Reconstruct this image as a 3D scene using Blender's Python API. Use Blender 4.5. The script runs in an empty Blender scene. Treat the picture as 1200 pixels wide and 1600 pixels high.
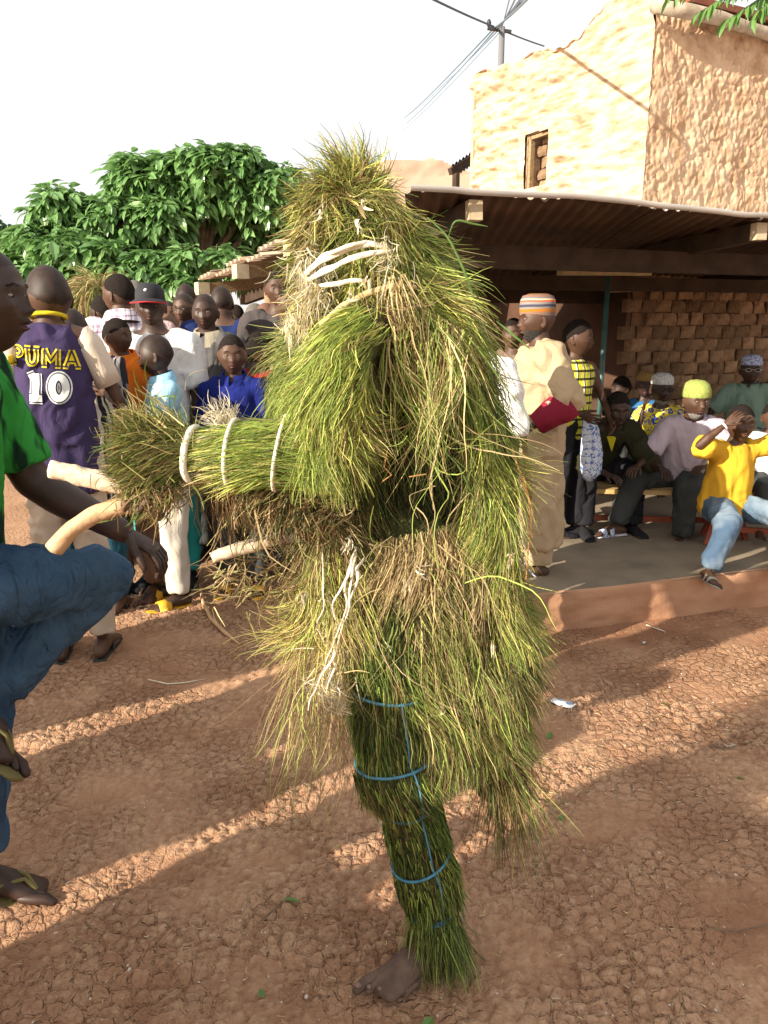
import bpy, math, random
import numpy as np
from mathutils import Vector, Matrix
from mathutils.bvhtree import BVHTree
random.seed(7); RNG = np.random.default_rng(7)
S = bpy.context.scene
COL = S.collection
R = math.radians
# ------------------------------------------------------------------ camera
CAMZ = 1.62; PITCH = R(14.04); CP, SP = math.cos(PITCH), math.sin(PITCH)
cam = bpy.data.objects.new('camera', bpy.data.cameras.new('camera')); COL.objects.link(cam)
cam.location = (0, 0, CAMZ); cam.rotation_euler = (math.pi/2 - PITCH, 0, 0)
cam.data.sensor_fit = 'VERTICAL'; cam.data.sensor_height = 24; cam.data.lens = 18.0
cam.data.clip_start = .05; cam.data.clip_end = 600
S.camera = cam
# ------------------------------------------------------------------ light
SUN_EL = R(20.5); LH = Vector((.795, .607, 0)).normalized()
LDIR = Vector((LH.x*math.cos(SUN_EL), LH.y*math.cos(SUN_EL), -math.sin(SUN_EL)))
W = bpy.data.worlds.new('World'); S.world = W; W.use_nodes = True
nt = W.node_tree; nt.nodes.clear()
sky = nt.nodes.new('ShaderNodeTexSky'); sky.sky_type = 'NISHITA'; sky.sun_disc = False
sky.sun_elevation = SUN_EL; sky.sun_rotation = math.atan2(-LH.x, -LH.y)
sky.air_density = 1.0; sky.dust_density = 4.0; sky.ozone_density = 1.0
mixn = nt.nodes.new('ShaderNodeMixRGB'); mixn.inputs[0].default_value = .68
mixn.inputs[2].default_value = (6.3, 6.15, 5.9, 1)       # thin bright overcast veil over the whole sky
bg = nt.nodes.new('ShaderNodeBackground'); bg.inputs[1].default_value = .1
wo = nt.nodes.new('ShaderNodeOutputWorld')
nt.links.new(sky.outputs[0], mixn.inputs[1]); nt.links.new(mixn.outputs[0], bg.inputs[0]); nt.links.new(bg.outputs[0], wo.inputs[0])
sl = bpy.data.lights.new('sun', 'SUN'); sl.energy = 5.0; sl.angle = R(.55); sl.color = (1, .89, .73)
so = bpy.data.objects.new('sun', sl); COL.objects.link(so); so.rotation_euler = LDIR.to_track_quat('-Z', 'Y').to_euler()
so.location = (-6, -4, 8)
S.view_settings.view_transform = 'Standard'; S.view_settings.look = 'None'
S.view_settings.exposure = 1.12; S.view_settings.gamma = 1; S.view_settings.use_curve_mapping = False
S.cycles.max_bounces = 6; S.cycles.diffuse_bounces = 3; S.cycles.transmission_bounces = 3; S.cycles.transparent_max_bounces = 6

def ray(px, py):
    u = (px-600)/1200; v = (py-800)/1200
    return np.array((u, CP - v*SP, -SP - v*CP))
def at(px, py, Y):
    d = ray(px, py); d = d*(Y/d[1]); return Vector((d[0], d[1], d[2]+CAMZ))
def onz(px, py, z=0.):
    d = ray(px, py); d = d*((z-CAMZ)/d[2]); return Vector((d[0], d[1], z))
def zdep(p): return p[1]*CP + (CAMZ-p[2])*SP

# ------------------------------------------------------------------ noise
def _h(ix, iy, iz, seed):
    n = (ix*374761393 + iy*668265263 + iz*2147483647 + seed*974634777) & 0xffffffff
    n = ((n ^ (n >> 13))*1274126177) & 0xffffffff
    n = ((n ^ (n >> 15))*2246822519) & 0xffffffff
    return ((n ^ (n >> 16)) & 0xffffff)/float(0xffffff)
def vnoise(p, seed=0):
    p = np.asarray(p, float); i = np.floor(p).astype(np.int64); f = p-i; f = f*f*(3-2*f); r = 0
    for dx in (0, 1):
        for dy in (0, 1):
            for dz in (0, 1):
                w = (f[..., 0] if dx else 1-f[..., 0])*(f[..., 1] if dy else 1-f[..., 1])*(f[..., 2] if dz else 1-f[..., 2])
                r = r + w*_h(i[..., 0]+dx, i[..., 1]+dy, i[..., 2]+dz, seed)
    return r*2-1
def fbm(p, seed=0, o=3):
    p = np.asarray(p, float); r = 0; a = 1.
    for k in range(o): r = r + a*vnoise(p*(2**k), seed+k); a *= .5
    return r
def voro(x, y, seed=0):
    ix = np.floor(x).astype(np.int64); iy = np.floor(y).astype(np.int64)
    f1 = np.full(x.shape, 9.); f2 = np.full(x.shape, 9.); idv = np.zeros(x.shape)
    for a in (-1, 0, 1):
        for b in (-1, 0, 1):
            cx = ix+a; cy = iy+b; z = np.zeros_like(cx)
            qx = cx+.1+.8*_h(cx, cy, z, seed); qy = cy+.1+.8*_h(cx, cy, z+1, seed)
            d = np.hypot(qx-x, qy-y); m = d < f1
            f2 = np.where(m, f1, np.minimum(f2, d)); idv = np.where(m, _h(cx, cy, z+2, seed), idv); f1 = np.where(m, d, f1)
    return f1, f2, idv

# ------------------------------------------------------------------ materials
MATS = {}
def mat(name, c, c2=None, scale=6., rough=.8, bump=0., bscale=60., spec=.3, kind='noise', detail=4., trans=0., attr=None, sheen=0, metal=0, axis=(1, 1, 1), edge=(.35, .65)):
    if name in MATS: return MATS[name]
    m = bpy.data.materials.new(name); m.use_nodes = True; n = m.node_tree.nodes; l = m.node_tree.links
    b = n['Principled BSDF']; b.inputs['Roughness'].default_value = rough; b.inputs['Specular IOR Level'].default_value = spec
    b.inputs['Metallic'].default_value = metal
    tc = n.new('ShaderNodeTexCoord'); mp = n.new('ShaderNodeMapping'); mp.inputs['Scale'].default_value = axis
    l.new(tc.outputs['Object'], mp.inputs[0]); V = mp.outputs[0]
    c = (*c, 1); out = None
    if c2 is not None:
        c2 = (*c2, 1); mx = n.new('ShaderNodeMixRGB'); mx.inputs[1].default_value = c; mx.inputs[2].default_value = c2
        if kind == 'noise':
            t = n.new('ShaderNodeTexNoise'); t.inputs['Scale'].default_value = scale; t.inputs['Detail'].default_value = detail; l.new(V, t.inputs[0]); f = t.outputs[0]
        elif kind == 'voronoi':
            t = n.new('ShaderNodeTexVoronoi'); t.inputs['Scale'].default_value = scale; l.new(V, t.inputs[0]); f = t.outputs[0]
        elif kind == 'wave':
            t = n.new('ShaderNodeTexWave'); t.inputs['Scale'].default_value = scale; t.inputs['Distortion'].default_value = .4; l.new(V, t.inputs[0]); f = t.outputs['Fac']
        elif kind == 'magic':
            t = n.new('ShaderNodeTexMagic'); t.inputs['Scale'].default_value = scale; t.turbulence_depth = 4; t.inputs['Distortion'].default_value = 1.6; l.new(V, t.inputs[0]); f = t.outputs['Fac']
        r = n.new('ShaderNodeMapRange'); r.inputs[1].default_value = edge[0]; r.inputs[2].default_value = edge[1]; l.new(f, r.inputs[0])
        l.new(r.outputs[0], mx.inputs[0]); out = mx.outputs[0]; m['_mx'] = mx.name
    if attr:
        a = n.new('ShaderNodeAttribute'); a.attribute_name = attr; out = a.outputs['Color']
    if out is not None: l.new(out, b.inputs['Base Color'])
    else: b.inputs['Base Color'].default_value = c
    if bump:
        t = n.new('ShaderNodeTexNoise'); t.inputs['Scale'].default_value = bscale; t.inputs['Detail'].default_value = 5; l.new(tc.outputs['Object'], t.inputs[0])
        bp = n.new('ShaderNodeBump'); bp.inputs['Strength'].default_value = bump; bp.inputs['Distance'].default_value = .01
        l.new(t.outputs[0], bp.inputs['Height']); l.new(bp.outputs[0], b.inputs['Normal'])
    if trans:
        tr = n.new('ShaderNodeBsdfTranslucent'); ms = n.new('ShaderNodeMixShader'); ms.inputs[0].default_value = trans
        if out is not None: l.new(out, tr.inputs[0])
        else: tr.inputs[0].default_value = c
        l.new(b.outputs[0], ms.inputs[1]); l.new(tr.outputs[0], ms.inputs[2]); l.new(ms.outputs[0], n['Material Output'].inputs[0])
    MATS[name] = m; return m
def stripes(name, cols, period, ax=0, rough=.9, cross=None, warp=.0):
    """woven stripes: list of (position, colour) over one period along an axis of the garment; cross = a second colour list for checks"""
    m = mat(name, (0.5, .5, .5), rough=rough, bump=.15, bscale=300); n = m.node_tree.nodes; l = m.node_tree.links; b = n['Principled BSDF']
    tc = n.new('ShaderNodeTexCoord'); sp = n.new('ShaderNodeSeparateXYZ'); l.new(tc.outputs['Object'], sp.inputs[0])
    def band(ax, cols, period):
        v = sp.outputs[ax]
        if warp:
            nz = n.new('ShaderNodeTexNoise'); nz.inputs['Scale'].default_value = 4; l.new(tc.outputs['Object'], nz.inputs[0])
            ad = n.new('ShaderNodeMath'); ad.operation = 'MULTIPLY_ADD'; l.new(nz.outputs[0], ad.inputs[0]); ad.inputs[1].default_value = warp; l.new(v, ad.inputs[2]); v = ad.outputs[0]
        d = n.new('ShaderNodeMath'); d.operation = 'DIVIDE'; l.new(v, d.inputs[0]); d.inputs[1].default_value = period
        f = n.new('ShaderNodeMath'); f.operation = 'FRACT'; l.new(d.outputs[0], f.inputs[0])
        cr = n.new('ShaderNodeValToRGB'); cr.color_ramp.interpolation = 'CONSTANT'; e = cr.color_ramp.elements
        while len(e) < len(cols): e.new(.5)
        for q, (p, c) in enumerate(cols): e[q].position = p; e[q].color = (*c, 1)
        l.new(f.outputs[0], cr.inputs[0]); return cr.outputs[0]
    o = band(ax, cols, period)
    if cross:
        o2 = band(2, cross[0], cross[1]); mx = n.new('ShaderNodeMixRGB'); mx.blend_type = 'MULTIPLY'; mx.inputs[0].default_value = 1
        l.new(o, mx.inputs[1]); l.new(o2, mx.inputs[2]); o = mx.outputs[0]
    l.new(o, b.inputs['Base Color']); return m

def folds(m, strength=.55, scale=4.5):
    """large soft creases and finer ones on top, as relief in the cloth"""
    n = m.node_tree.nodes; l = m.node_tree.links; b = n['Principled BSDF']; tc = n.new('ShaderNodeTexCoord'); prev = b.inputs['Normal'].links[0].from_socket if b.inputs['Normal'].links else None
    for sc, ds, ax in ((scale, .035, (1, 1, .55)), (scale*2.7, .009, (1, 1, .5))):
        mp = n.new('ShaderNodeMapping'); mp.inputs['Scale'].default_value = ax; mp.inputs['Rotation'].default_value = (.3, .5, .2); l.new(tc.outputs['Object'], mp.inputs[0])
        t = n.new('ShaderNodeTexNoise'); t.inputs['Scale'].default_value = sc; t.inputs['Detail'].default_value = 2.5; t.inputs['Distortion'].default_value = 1.1; l.new(mp.outputs[0], t.inputs[0])
        s1 = n.new('ShaderNodeMath'); s1.operation = 'SUBTRACT'; l.new(t.outputs[0], s1.inputs[0]); s1.inputs[1].default_value = .5
        a = n.new('ShaderNodeMath'); a.operation = 'ABSOLUTE'; l.new(s1.outputs[0], a.inputs[0]); p = n.new('ShaderNodeMath'); p.operation = 'POWER'; l.new(a.outputs[0], p.inputs[0]); p.inputs[1].default_value = .7
        bp = n.new('ShaderNodeBump'); bp.inputs['Strength'].default_value = strength; bp.inputs['Distance'].default_value = ds; l.new(p.outputs[0], bp.inputs['Height'])
        if prev is not None: l.new(prev, bp.inputs['Normal'])
        prev = bp.outputs[0]
    l.new(prev, b.inputs['Normal']); return m
def spline(P, k=6):
    P = [np.array(p, float) for p in P]; Q = [P[0]*2-P[1]]+P+[P[-1]*2-P[-2]]; out = []
    for i in range(1, len(Q)-2):
        for j in range(k):
            t = j/k; out.append(.5*((2*Q[i])+(-Q[i-1]+Q[i+1])*t+(2*Q[i-1]-5*Q[i]+4*Q[i+1]-Q[i+2])*t*t+(-Q[i-1]+3*Q[i]-3*Q[i+1]+Q[i+2])*t**3))
    return out+[P[-1]]
# ------------------------------------------------------------------ mesh helpers
class MB:
    def __init__(s): s.v = []; s.f = []; s.n = 0; s.mi = []
    def add(s, v, f, mi=0):
        v = [tuple(map(float, q)) for q in v]; s.v += v; s.f += [tuple(i+s.n for i in q) for q in f]; s.mi += [mi]*len(f); s.n += len(v); return s
    def build(s, name, m, parent=None, smooth=False):
        me = bpy.data.meshes.new(name); me.from_pydata(s.v, [], s.f)
        ms = m if isinstance(m, (list, tuple)) else [m]
        for q in ms: me.materials.append(q)
        if any(s.mi): me.polygons.foreach_set('material_index', s.mi)
        if smooth: me.polygons.foreach_set('use_smooth', [True]*len(me.polygons))
        me.update(); return link(name, me, parent)
def link(name, me, parent=None):
    o = bpy.data.objects.new(name, me); COL.objects.link(o)
    if parent is not None: o.parent = parent
    return o
def npmesh(name, V, F, m, parent=None, smooth=True, col=None):
    """V (n,3), F (k,4|3) numpy arrays"""
    me = bpy.data.meshes.new(name); V = np.ascontiguousarray(V, dtype=np.float32); F = np.ascontiguousarray(F, dtype=np.int32)
    k = F.shape[1]; me.vertices.add(len(V)); me.vertices.foreach_set('co', V.ravel())
    me.loops.add(F.size); me.loops.foreach_set('vertex_index', F.ravel())
    me.polygons.add(len(F)); me.polygons.foreach_set('loop_start', np.arange(0, F.size, k, dtype=np.int32))
    try: me.polygons.foreach_set('loop_total', np.full(len(F), k, dtype=np.int32))
    except Exception: pass
    me.polygons.foreach_set('use_smooth', np.full(len(F), smooth)); me.update(calc_edges=True)
    if col is not None:
        a = me.color_attributes.new('tint', 'FLOAT_COLOR', 'POINT'); a.data.foreach_set('color', np.ascontiguousarray(np.c_[col, np.ones(len(col))], dtype=np.float32).ravel())
    me.materials.append(m); return link(name, me, parent)
def tag(o, label=None, cat=None, group=None, kind=None):
    if label: o['label'] = label
    if cat: o['category'] = cat
    if group: o['group'] = group
    if kind: o['kind'] = kind
    return o
def empty(name, loc=(0, 0, 0), rz=0., label=None, cat=None, group=None):
    o = bpy.data.objects.new(name, None); COL.objects.link(o); o.location = loc; o.rotation_euler = (0, 0, rz); o.empty_display_size = .1
    return tag(o, label, cat, group)
def box(c, s, rot=None):
    c = Vector(c); hx, hy, hz = s[0]/2, s[1]/2, s[2]/2
    v = [Vector((x*hx, y*hy, z*hz)) for z in (-1, 1) for y in (-1, 1) for x in (-1, 1)]
    if rot is not None: v = [rot @ q for q in v]
    return [q+c for q in v], [(0, 2, 3, 1), (4, 5, 7, 6), (0, 1, 5, 4), (2, 6, 7, 3), (0, 4, 6, 2), (1, 3, 7, 5)]
def beam(a, b, w, h, up=(0, 0, 1)):
    a = Vector(a); b = Vector(b); d = (b-a); L = d.length; d.normalize(); s = d.cross(Vector(up)).normalized(); u = s.cross(d)
    M = Matrix((d, s, u)).transposed(); return box((a+b)/2, (L, w, h), M)
def tube(pts, rads, n=12, side=(1, 0, 0), round_ends=True):
    P = [np.array(p, float) for p in pts]; Rr = [(r, r) if np.isscalar(r) else tuple(r) for r in rads]
    K = len(P); T = []
    for i in range(K):
        t = P[min(i+1, K-1)]-P[max(i-1, 0)]; T.append(t/(np.linalg.norm(t)+1e-9))
    if round_ends:
        r0 = min(Rr[0]); r1 = min(Rr[-1]); a = [P[0]-T[0]*r0*.86*q for q in (1., .75)]; b = [P[-1]+T[-1]*r1*.86*q for q in (.75, 1.)]
        P = a+P+b; T = [T[0]]*2+T+[T[-1]]*2
        Rr = [(Rr[0][0]*.25, Rr[0][1]*.25), (Rr[0][0]*.7, Rr[0][1]*.7)]+Rr+[(Rr[-1][0]*.7, Rr[-1][1]*.7), (Rr[-1][0]*.25, Rr[-1][1]*.25)]
        K += 4
    s = np.array(side, float); V = []; F = []
    for i in range(K):
        x = s-T[i]*np.dot(s, T[i]); ln = np.linalg.norm(x)
        if ln < .15: x = np.cross(T[i], (0, 1, .1)); ln = np.linalg.norm(x)
        x /= ln; s = x if ln < 10 else s; y = np.cross(T[i], x)
        for j in range(n):
            a = 2*math.pi*j/n; V.append(P[i]+x*math.cos(a)*Rr[i][0]+y*math.sin(a)*Rr[i][1])
    for i in range(K-1):
        for j in range(n): F.append((i*n+j, i*n+(j+1) % n, (i+1)*n+(j+1) % n, (i+1)*n+j))
    F.append(tuple(range(n-1, -1, -1))); F.append(tuple(range((K-1)*n, K*n)))
    return V, F
def ellip(c, r, nu=16, nv=10):
    V = [(c[0], c[1], c[2]-r[2])]; F = []
    for i in range(1, nv):
        a = math.pi*i/nv
        for j in range(nu):
            b = 2*math.pi*j/nu; V.append((c[0]+r[0]*math.sin(a)*math.cos(b), c[1]+r[1]*math.sin(a)*math.sin(b), c[2]-r[2]*math.cos(a)))
    V.append((c[0], c[1], c[2]+r[2])); L = len(V)-1
    for j in range(nu): F.append((0, 1+(j+1) % nu, 1+j)); F.append((L, L-nu+j, L-nu+(j+1) % nu))
    for i in range(nv-2):
        for j in range(nu): F.append((1+i*nu+j, 1+i*nu+(j+1) % nu, 1+(i+1)*nu+(j+1) % nu, 1+(i+1)*nu+j))
    return V, F
# ------------------------------------------------------------------ people builder
SKIN = [mat('skin_dark', (.034, .017, .012), (.052, .027, .018), scale=14, rough=.52, spec=.38, bump=.06, bscale=180),
        mat('skin_brown', (.062, .030, .018), (.092, .046, .028), scale=14, rough=.54, spec=.36, bump=.06, bscale=180),
        mat('skin_warm', (.11, .054, .032), (.15, .075, .045), scale=14, rough=.55, spec=.35, bump=.06, bscale=180)]
HAIR = mat('hair_black', (.010, .008, .007), (.026, .019, .016), scale=200, rough=.9, bump=.5, bscale=350, spec=.1)
HAIRG = mat('hair_grey', (.10, .09, .08), (.20, .18, .16), scale=200, rough=.95, bump=.8, bscale=350)
EYEW = mat('eye_white', (.30, .25, .20), rough=.35); LIPM = mat('lip_skin', (.075, .026, .022), (.11, .042, .036), scale=40, rough=.5); EYEB = mat('eye_iris', (.02, .012, .01), rough=.2)
NAILM = mat('nail', (.22, .13, .10), rough=.5)
TASKS = []; PLOG = []
def unit(v): v = np.array(v, float); return v/np.linalg.norm(v)
def head_pts(hh, wide=1., nu=56, nv=44, jaw=1., lips=1.):
    th = np.linspace(0.02, math.pi-.02, nv)[:, None]; ph = np.linspace(0, 2*math.pi, nu, endpoint=False)[None, :]
    x = np.sin(th)*np.cos(ph); y = np.sin(th)*np.sin(ph); z = np.cos(th)*np.ones_like(ph)
    t = np.clip(-z, 0, 1); up = np.clip(z, 0, 1)
    X = .335*wide*x*(1-.30*t**1.6)*(1+.03*up); Y = .41*y; Z = .5*z
    back = (y < 0)
    Y = np.where(back, Y*(1-.50*t**1.1)*(1.06), Y*(1-.10*t**2))
    Y = np.where(~back, np.minimum(Y, .36+.25*(Y-.36)), Y)
    X = X*(1+.06*np.exp(-((z-.05)/.3)**2))
    fr = np.clip(y, 0, 1)**.5; X = X*(1+.05*np.exp(-((z+.25)/.22)**2))
    def g(cx, cz, sx, sz): return np.exp(-((X-cx)/sx)**2-((Z-cz)/sz)**2)*fr
    dY = 0
    for s in (-1, 1):
        dY = dY - .050*g(s*.135, .02, .065, .042) + .018*g(s*.2, -.10, .08, .06) + .030*g(s*.045, -.15, .03, .022) + .010*g(s*.135, .018, .045, .022)
        dY = dY + .010*g(s*.15, -.34, .1, .08)
    dY = dY + .032*g(0, .085, .20, .035) + .062*g(0, -.055, .034, .075) + .095*g(0, -.135, .045, .035)
    dY = dY + lips*(.046*g(0, -.230, .075, .020) + .048*g(0, -.289, .065, .024) - .045*g(0, -.260, .09, .010) + .020*g(0, -.25, .12, .07))
    dY = dY + .03*g(0, -.42, .07, .06) - .012*g(0, -.345, .08, .022)
    Y = Y+dY; X = X*(1-.0*fr)
    return np.stack([X, Y, Z], -1)*hh, (x, y, z)
def head_faces(nu, nv):
    F = []
    for i in range(nv-1):
        for j in range(nu): F.append((i*nu+j, (i+1)*nu+j, (i+1)*nu+(j+1) % nu, i*nu+(j+1) % nu))
    F.append(tuple(range(nu))); F.append(tuple(range((nv-1)*nu+nu-1, (nv-1)*nu-1, -1))); return F
def rotm(yaw=0, pitch=0, roll=0):
    return np.array(Matrix.Rotation(R(yaw), 3, 'Z') @ Matrix.Rotation(R(pitch), 3, 'X') @ Matrix.Rotation(R(roll), 3, 'Y'))
def hand_geo(w, d, nrm, thumb, L=.17, curl=.3, spread=1., r=1.):
    """palm plus five separate fingers. w wrist, d direction, nrm palm normal, thumb = side vector towards the thumb"""
    w = np.array(w, float); d = unit(d); nrm = unit(np.array(nrm)-d*np.dot(nrm, d)); s = unit(np.cross(d, nrm))
    if np.dot(s, thumb) < 0: s = -s
    out = []; k = L/.18
    out.append(tube([w-d*.02*k, w+d*.015*k, w+d*.05*k, w+d*.085*k], [(.021*k, .018*k), (.026*k, .016*k), (.038*k, .014*k), (.038*k, .0115*k)], 12, side=s))
    lens = (.072, .08, .075, .058)
    for q in range(4):
        o = (q-1.5)*-.0195*k; b = w+d*.083*k+s*o; dd = unit(d+s*(-(q-1.5))*.07*spread); p = b; pts = [b-dd*.02*k, b]; a = curl
        for e in (.45, .30, .25):
            c = unit(dd*math.cos(a)+nrm*math.sin(a)); p = p+c*lens[q]*k*e; pts.append(p); a += curl*1.05
        out.append(tube(pts, [.0095*k*r, .0095*k*r, .0088*k*r, .0082*k*r, .007*k*r], 8, side=s))
    b = w+d*.025*k+s*.022*k; t1 = unit(d*.75+s*.75+nrm*.25); t2 = unit(d*.9+s*.25+nrm*(.3+curl*.5))
    out.append(tube([b-t1*.01, b+t1*.03*k, b+t1*.035*k+t2*.028*k, b+t1*.035*k+t2*.052*k], [.014*k, .0115*k, .0105*k, .008*k], 8, side=nrm))
    return out
def foot_geo(a, fd, L=.25, toes=True, up=(0, 0, 1)):
    a = np.array(a, float); fd = unit(fd); up = unit(np.array(up)-fd*np.dot(up, fd)); s = np.cross(fd, up); k = L/.25; out = []
    A = lambda f, u, l=0: a+fd*f*k+up*u*k+s*l*k
    out.append(tube([A(-.055, -.045), A(-.02, -.035), A(.04, -.028), A(.09, -.042), A(.13, -.055), A(.16, -.062)],
                    [(.026*k, .028*k), (.034*k, .040*k), (.036*k, .040*k), (.041*k, .030*k), (.045*k, .020*k), (.043*k, .012*k)], 14, side=s))
    return out, A, s
def toe_geo(A, k, inner, s):
    out = []
    for q in range(5):
        l = inner*(.036-.0185*q); f0 = .150-.006*q-(.004*q*q*.5); ln = (.052, .042, .036, .030, .025)[q]; r = (.0145, .0100, .0092, .0088, .0085)[q]
        out.append(tube([A(f0-.03, -.058, l*.95), A(f0, -.060, l), A(f0+ln*.55, -.0585, l*1.06), A(f0+ln, -.067, l*1.08)], [r*k*.9, r*k, r*k*.95, r*k*.8], 10, side=s))
    return out

def person(label, head, Y, z0=0., yaw=0., H=None, lean=(0, 0), hyaw=0., hpitch=0., hroll=0., arms=None, legs=None, skin=1, hair='short', hh=None,
           shirt=None, sleeve=.55, loose=1., hem=-.06, trousers=None, cuff=.97, feet=None, feetm=None, seat=None, robe=None, vox=.014, build=1., collar=None,
           kneeabs=None, curl=(.35, .35), bare_legs=False, group=None, wide=1., cat='person', pelvis=None, footdir=None, hide_head=False, nofold=False, xy=None, lips=1., hands=(1, 1), thumbs=(None, None), nrms=(None, None), belly=0, toes=False, fdirs=(None, None), topz=None, sx=1., sink=0., hfwd=0., armr=1.):
    top = Vector((xy[0], xy[1], topz)) if xy is not None else at(head[0], head[1], Y)
    U0 = unit((lean[0], lean[1], 1.))
    if seat is None:
        if H is None: H = (top.z-z0)/(.47+.53*U0[2]*1.0)
    h = H or 1.6; hh0 = hh; hh = hh or (.132*h if h > 1.62 else .205+.02*(h-1.3)); B = build*(1. if h > 1.6 else .93)
    # joints, local frame (x right, y forward); the stature is solved so that the crown comes where it should
    given = h
    for it in range(4):
        if it:
            h = h*((top.z-z0-(seat-z0 if seat is not None else 0))/(hc[2]+.5*hh-(seat-z0 if seat is not None else 0)))
            hh = hh0 or (.132*h if h > 1.62 else .205+.02*(h-1.3))
        legs = legs or {}; arms = arms or {}
        legd = {}
        for s, q in ((-1, 'L'), (1, 'R')):
            th, sh = legs.get(q, ((s*.05, .02, -1), (0, -.02, -1))); legd[q] = (unit(th), unit(sh))
        TL, SL = .245*h, .245*h
        low = min((TL*legd[q][0][2]+SL*legd[q][1][2]) for q in 'LR')
        pz = pelvis if pelvis is not None else (seat-z0+.075*h if seat is not None else -low+.052*h)
        hip = np.array((0, 0, pz)); U = U0; Sx = unit(np.array((1., 0, 0))-U*U[0]); Fw = np.cross(U, Sx)*-1
        if Fw[1] < 0: Fw = -Fw
        sp = lambda u, x=0., y=0.: hip+U*u*h+Sx*x*h+Fw*y*h
        NB = sp(.315); hc_off = max(.50*hh+.045*h*.5, .9*hh*.5)
        hc = NB+unit(U*1.0+np.array((0, 0, .6)))*((.018-sink)*h+.42*hh)+Fw*(.014+sink*.5+hfwd)*h
        J = {}
        for s, q in ((-1, 'L'), (1, 'R')):
            hj = sp(-.01, s*.052*B); kn = hj+legd[q][0]*TL; an = kn+legd[q][1]*SL
            sj = sp(.272, s*.103*B); ud, fd = arms.get(q, ((s*.13, 0, -1), (s*.02, .18, -1))); el = sj+unit(ud)*.172*h; wr = el+unit(fd)*.148*h
            J[q] = (hj, kn, an, sj, el, wr, unit(fd))
    PLOG.append((round(h, 2), label[:50])); HR = rotm(hyaw, hpitch, hroll)
    # place so that the head is where it is seen
    yawr = R(yaw); c_, s_ = math.cos(yawr), math.sin(yawr)
    hx = hc[0]*c_-hc[1]*s_; hy = hc[0]*s_+hc[1]*c_
    root = empty('person', (top.x-hx, top.y-hy, z0), yawr, label, cat, group)
    sk = SKIN[skin]; HRES = (56, 44) if vox < .0125 else ((42, 36) if vox < .019 else (30, 26))
    # body
    mb = MB(); w = B*h
    mb.add(*tube([sp(-.035), sp(0), sp(.06), sp(.12), sp(.19), sp(.245), sp(.28), sp(.305)],
                 [(.075*w, .052*w), (.088*w, .060*w), (.078*w, .053*w), (.076*w, .052*w), (.090*w, .060*w), (.096*w, .056*w), (.080*w, .045*w), (.045*w, .038*w)], 20, side=Sx))
    hb = hc+HR @ np.array((0, -.04*hh, -.2*hh))
    mb.add(*tube([sp(.28), NB, (NB+hb)/2, hb], [.046*w, .036*w, .033*w, .035*w], 14, side=Sx))
    for q in 'LR':
        hj, kn, an, sj, el, wr, fd = J[q]; s = -1 if q == 'L' else 1
        m1 = hj+(kn-hj)*.5; c1 = kn+(an-kn)*.3; c1 = c1-legd_back(legd[q], .008*h)
        mb.add(*tube([hj, m1, kn], [.052*w, .044*w, .034*w], 14)); mb.add(*tube([kn, c1, kn+(an-kn)*.7, an], [.033*w, .034*w, .023*w, .019*w], 14))
        mb.add(*tube([sp(.275, s*.055*B), sj, sj+(el-sj)*.4, el, el+(wr-el)*.3, wr], [.040*w, .034*w*armr, .029*w*armr, .0225*w*armr, .0235*w*armr, .0155*w*armr], 12, side=(0, 1, 0)))
    ex = []
    if not hide_head:
        hp, _ = head_pts(hh, wide, *HRES, lips=lips); nv, nu = hp.shape[:2]; pv = hp.reshape(-1, 3) @ HR.T+hc; ex.append((pv, head_faces(nu, nv)))
        for s in (-1, 1):
            V, F = ellip((0, 0, 0), (.022*hh/.22*.22*4.0*.25, .075*hh, .13*hh), 12, 10)
            V = np.array(V); V[:, 0] *= 1.0; V[:, 1] += -.10*np.clip(V[:, 2], 0, 1)
            rr = np.hypot(V[:, 1]/(.075*hh), V[:, 2]/(.13*hh)); V[:, 0] = np.where(V[:, 0]*s > 0, V[:, 0]-s*.018*hh*np.clip(1-rr*1.3, 0, 1), V[:, 0])
            a = s*R(24); Rm = np.array(((math.cos(a), -math.sin(a), 0), (math.sin(a), math.cos(a), 0), (0, 0, 1)))
            V = V @ Rm.T*.95+np.array((s*.352*wide*hh, -.03*hh, -.06*hh)); ex.append((V @ HR.T+hc, F))
    for i, q in enumerate('LR'):
        hj, kn, an, sj, el, wr, fd = J[q]; s = -1 if q == 'L' else 1
        if hands[i]:
            nr = nrms[i] if nrms[i] is not None else (-s, 0, 0.01); tm = thumbs[i] if thumbs[i] is not None else (0, 1, .2)
            ex += hand_geo(wr, fd, nr, tm, L=.104*h, curl=curl[i])
        fdv = fdirs[i] if fdirs[i] is not None else (s*.12, 1, 0)
        shin = legd[q][1]; upv = -shin if fdirs[i] is not None else (0, 0, 1)
        anf = an+np.array((0, 0, 0)); kf = .148*h/.25
        g, A, sd = foot_geo(an-np.array((0, 0, .0)), fdv, .148*h, up=upv); ex += g
        ex += toe_geo(A, kf, -s if np.dot(sd, (1, 0, 0)) > 0 else s, sd)
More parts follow.
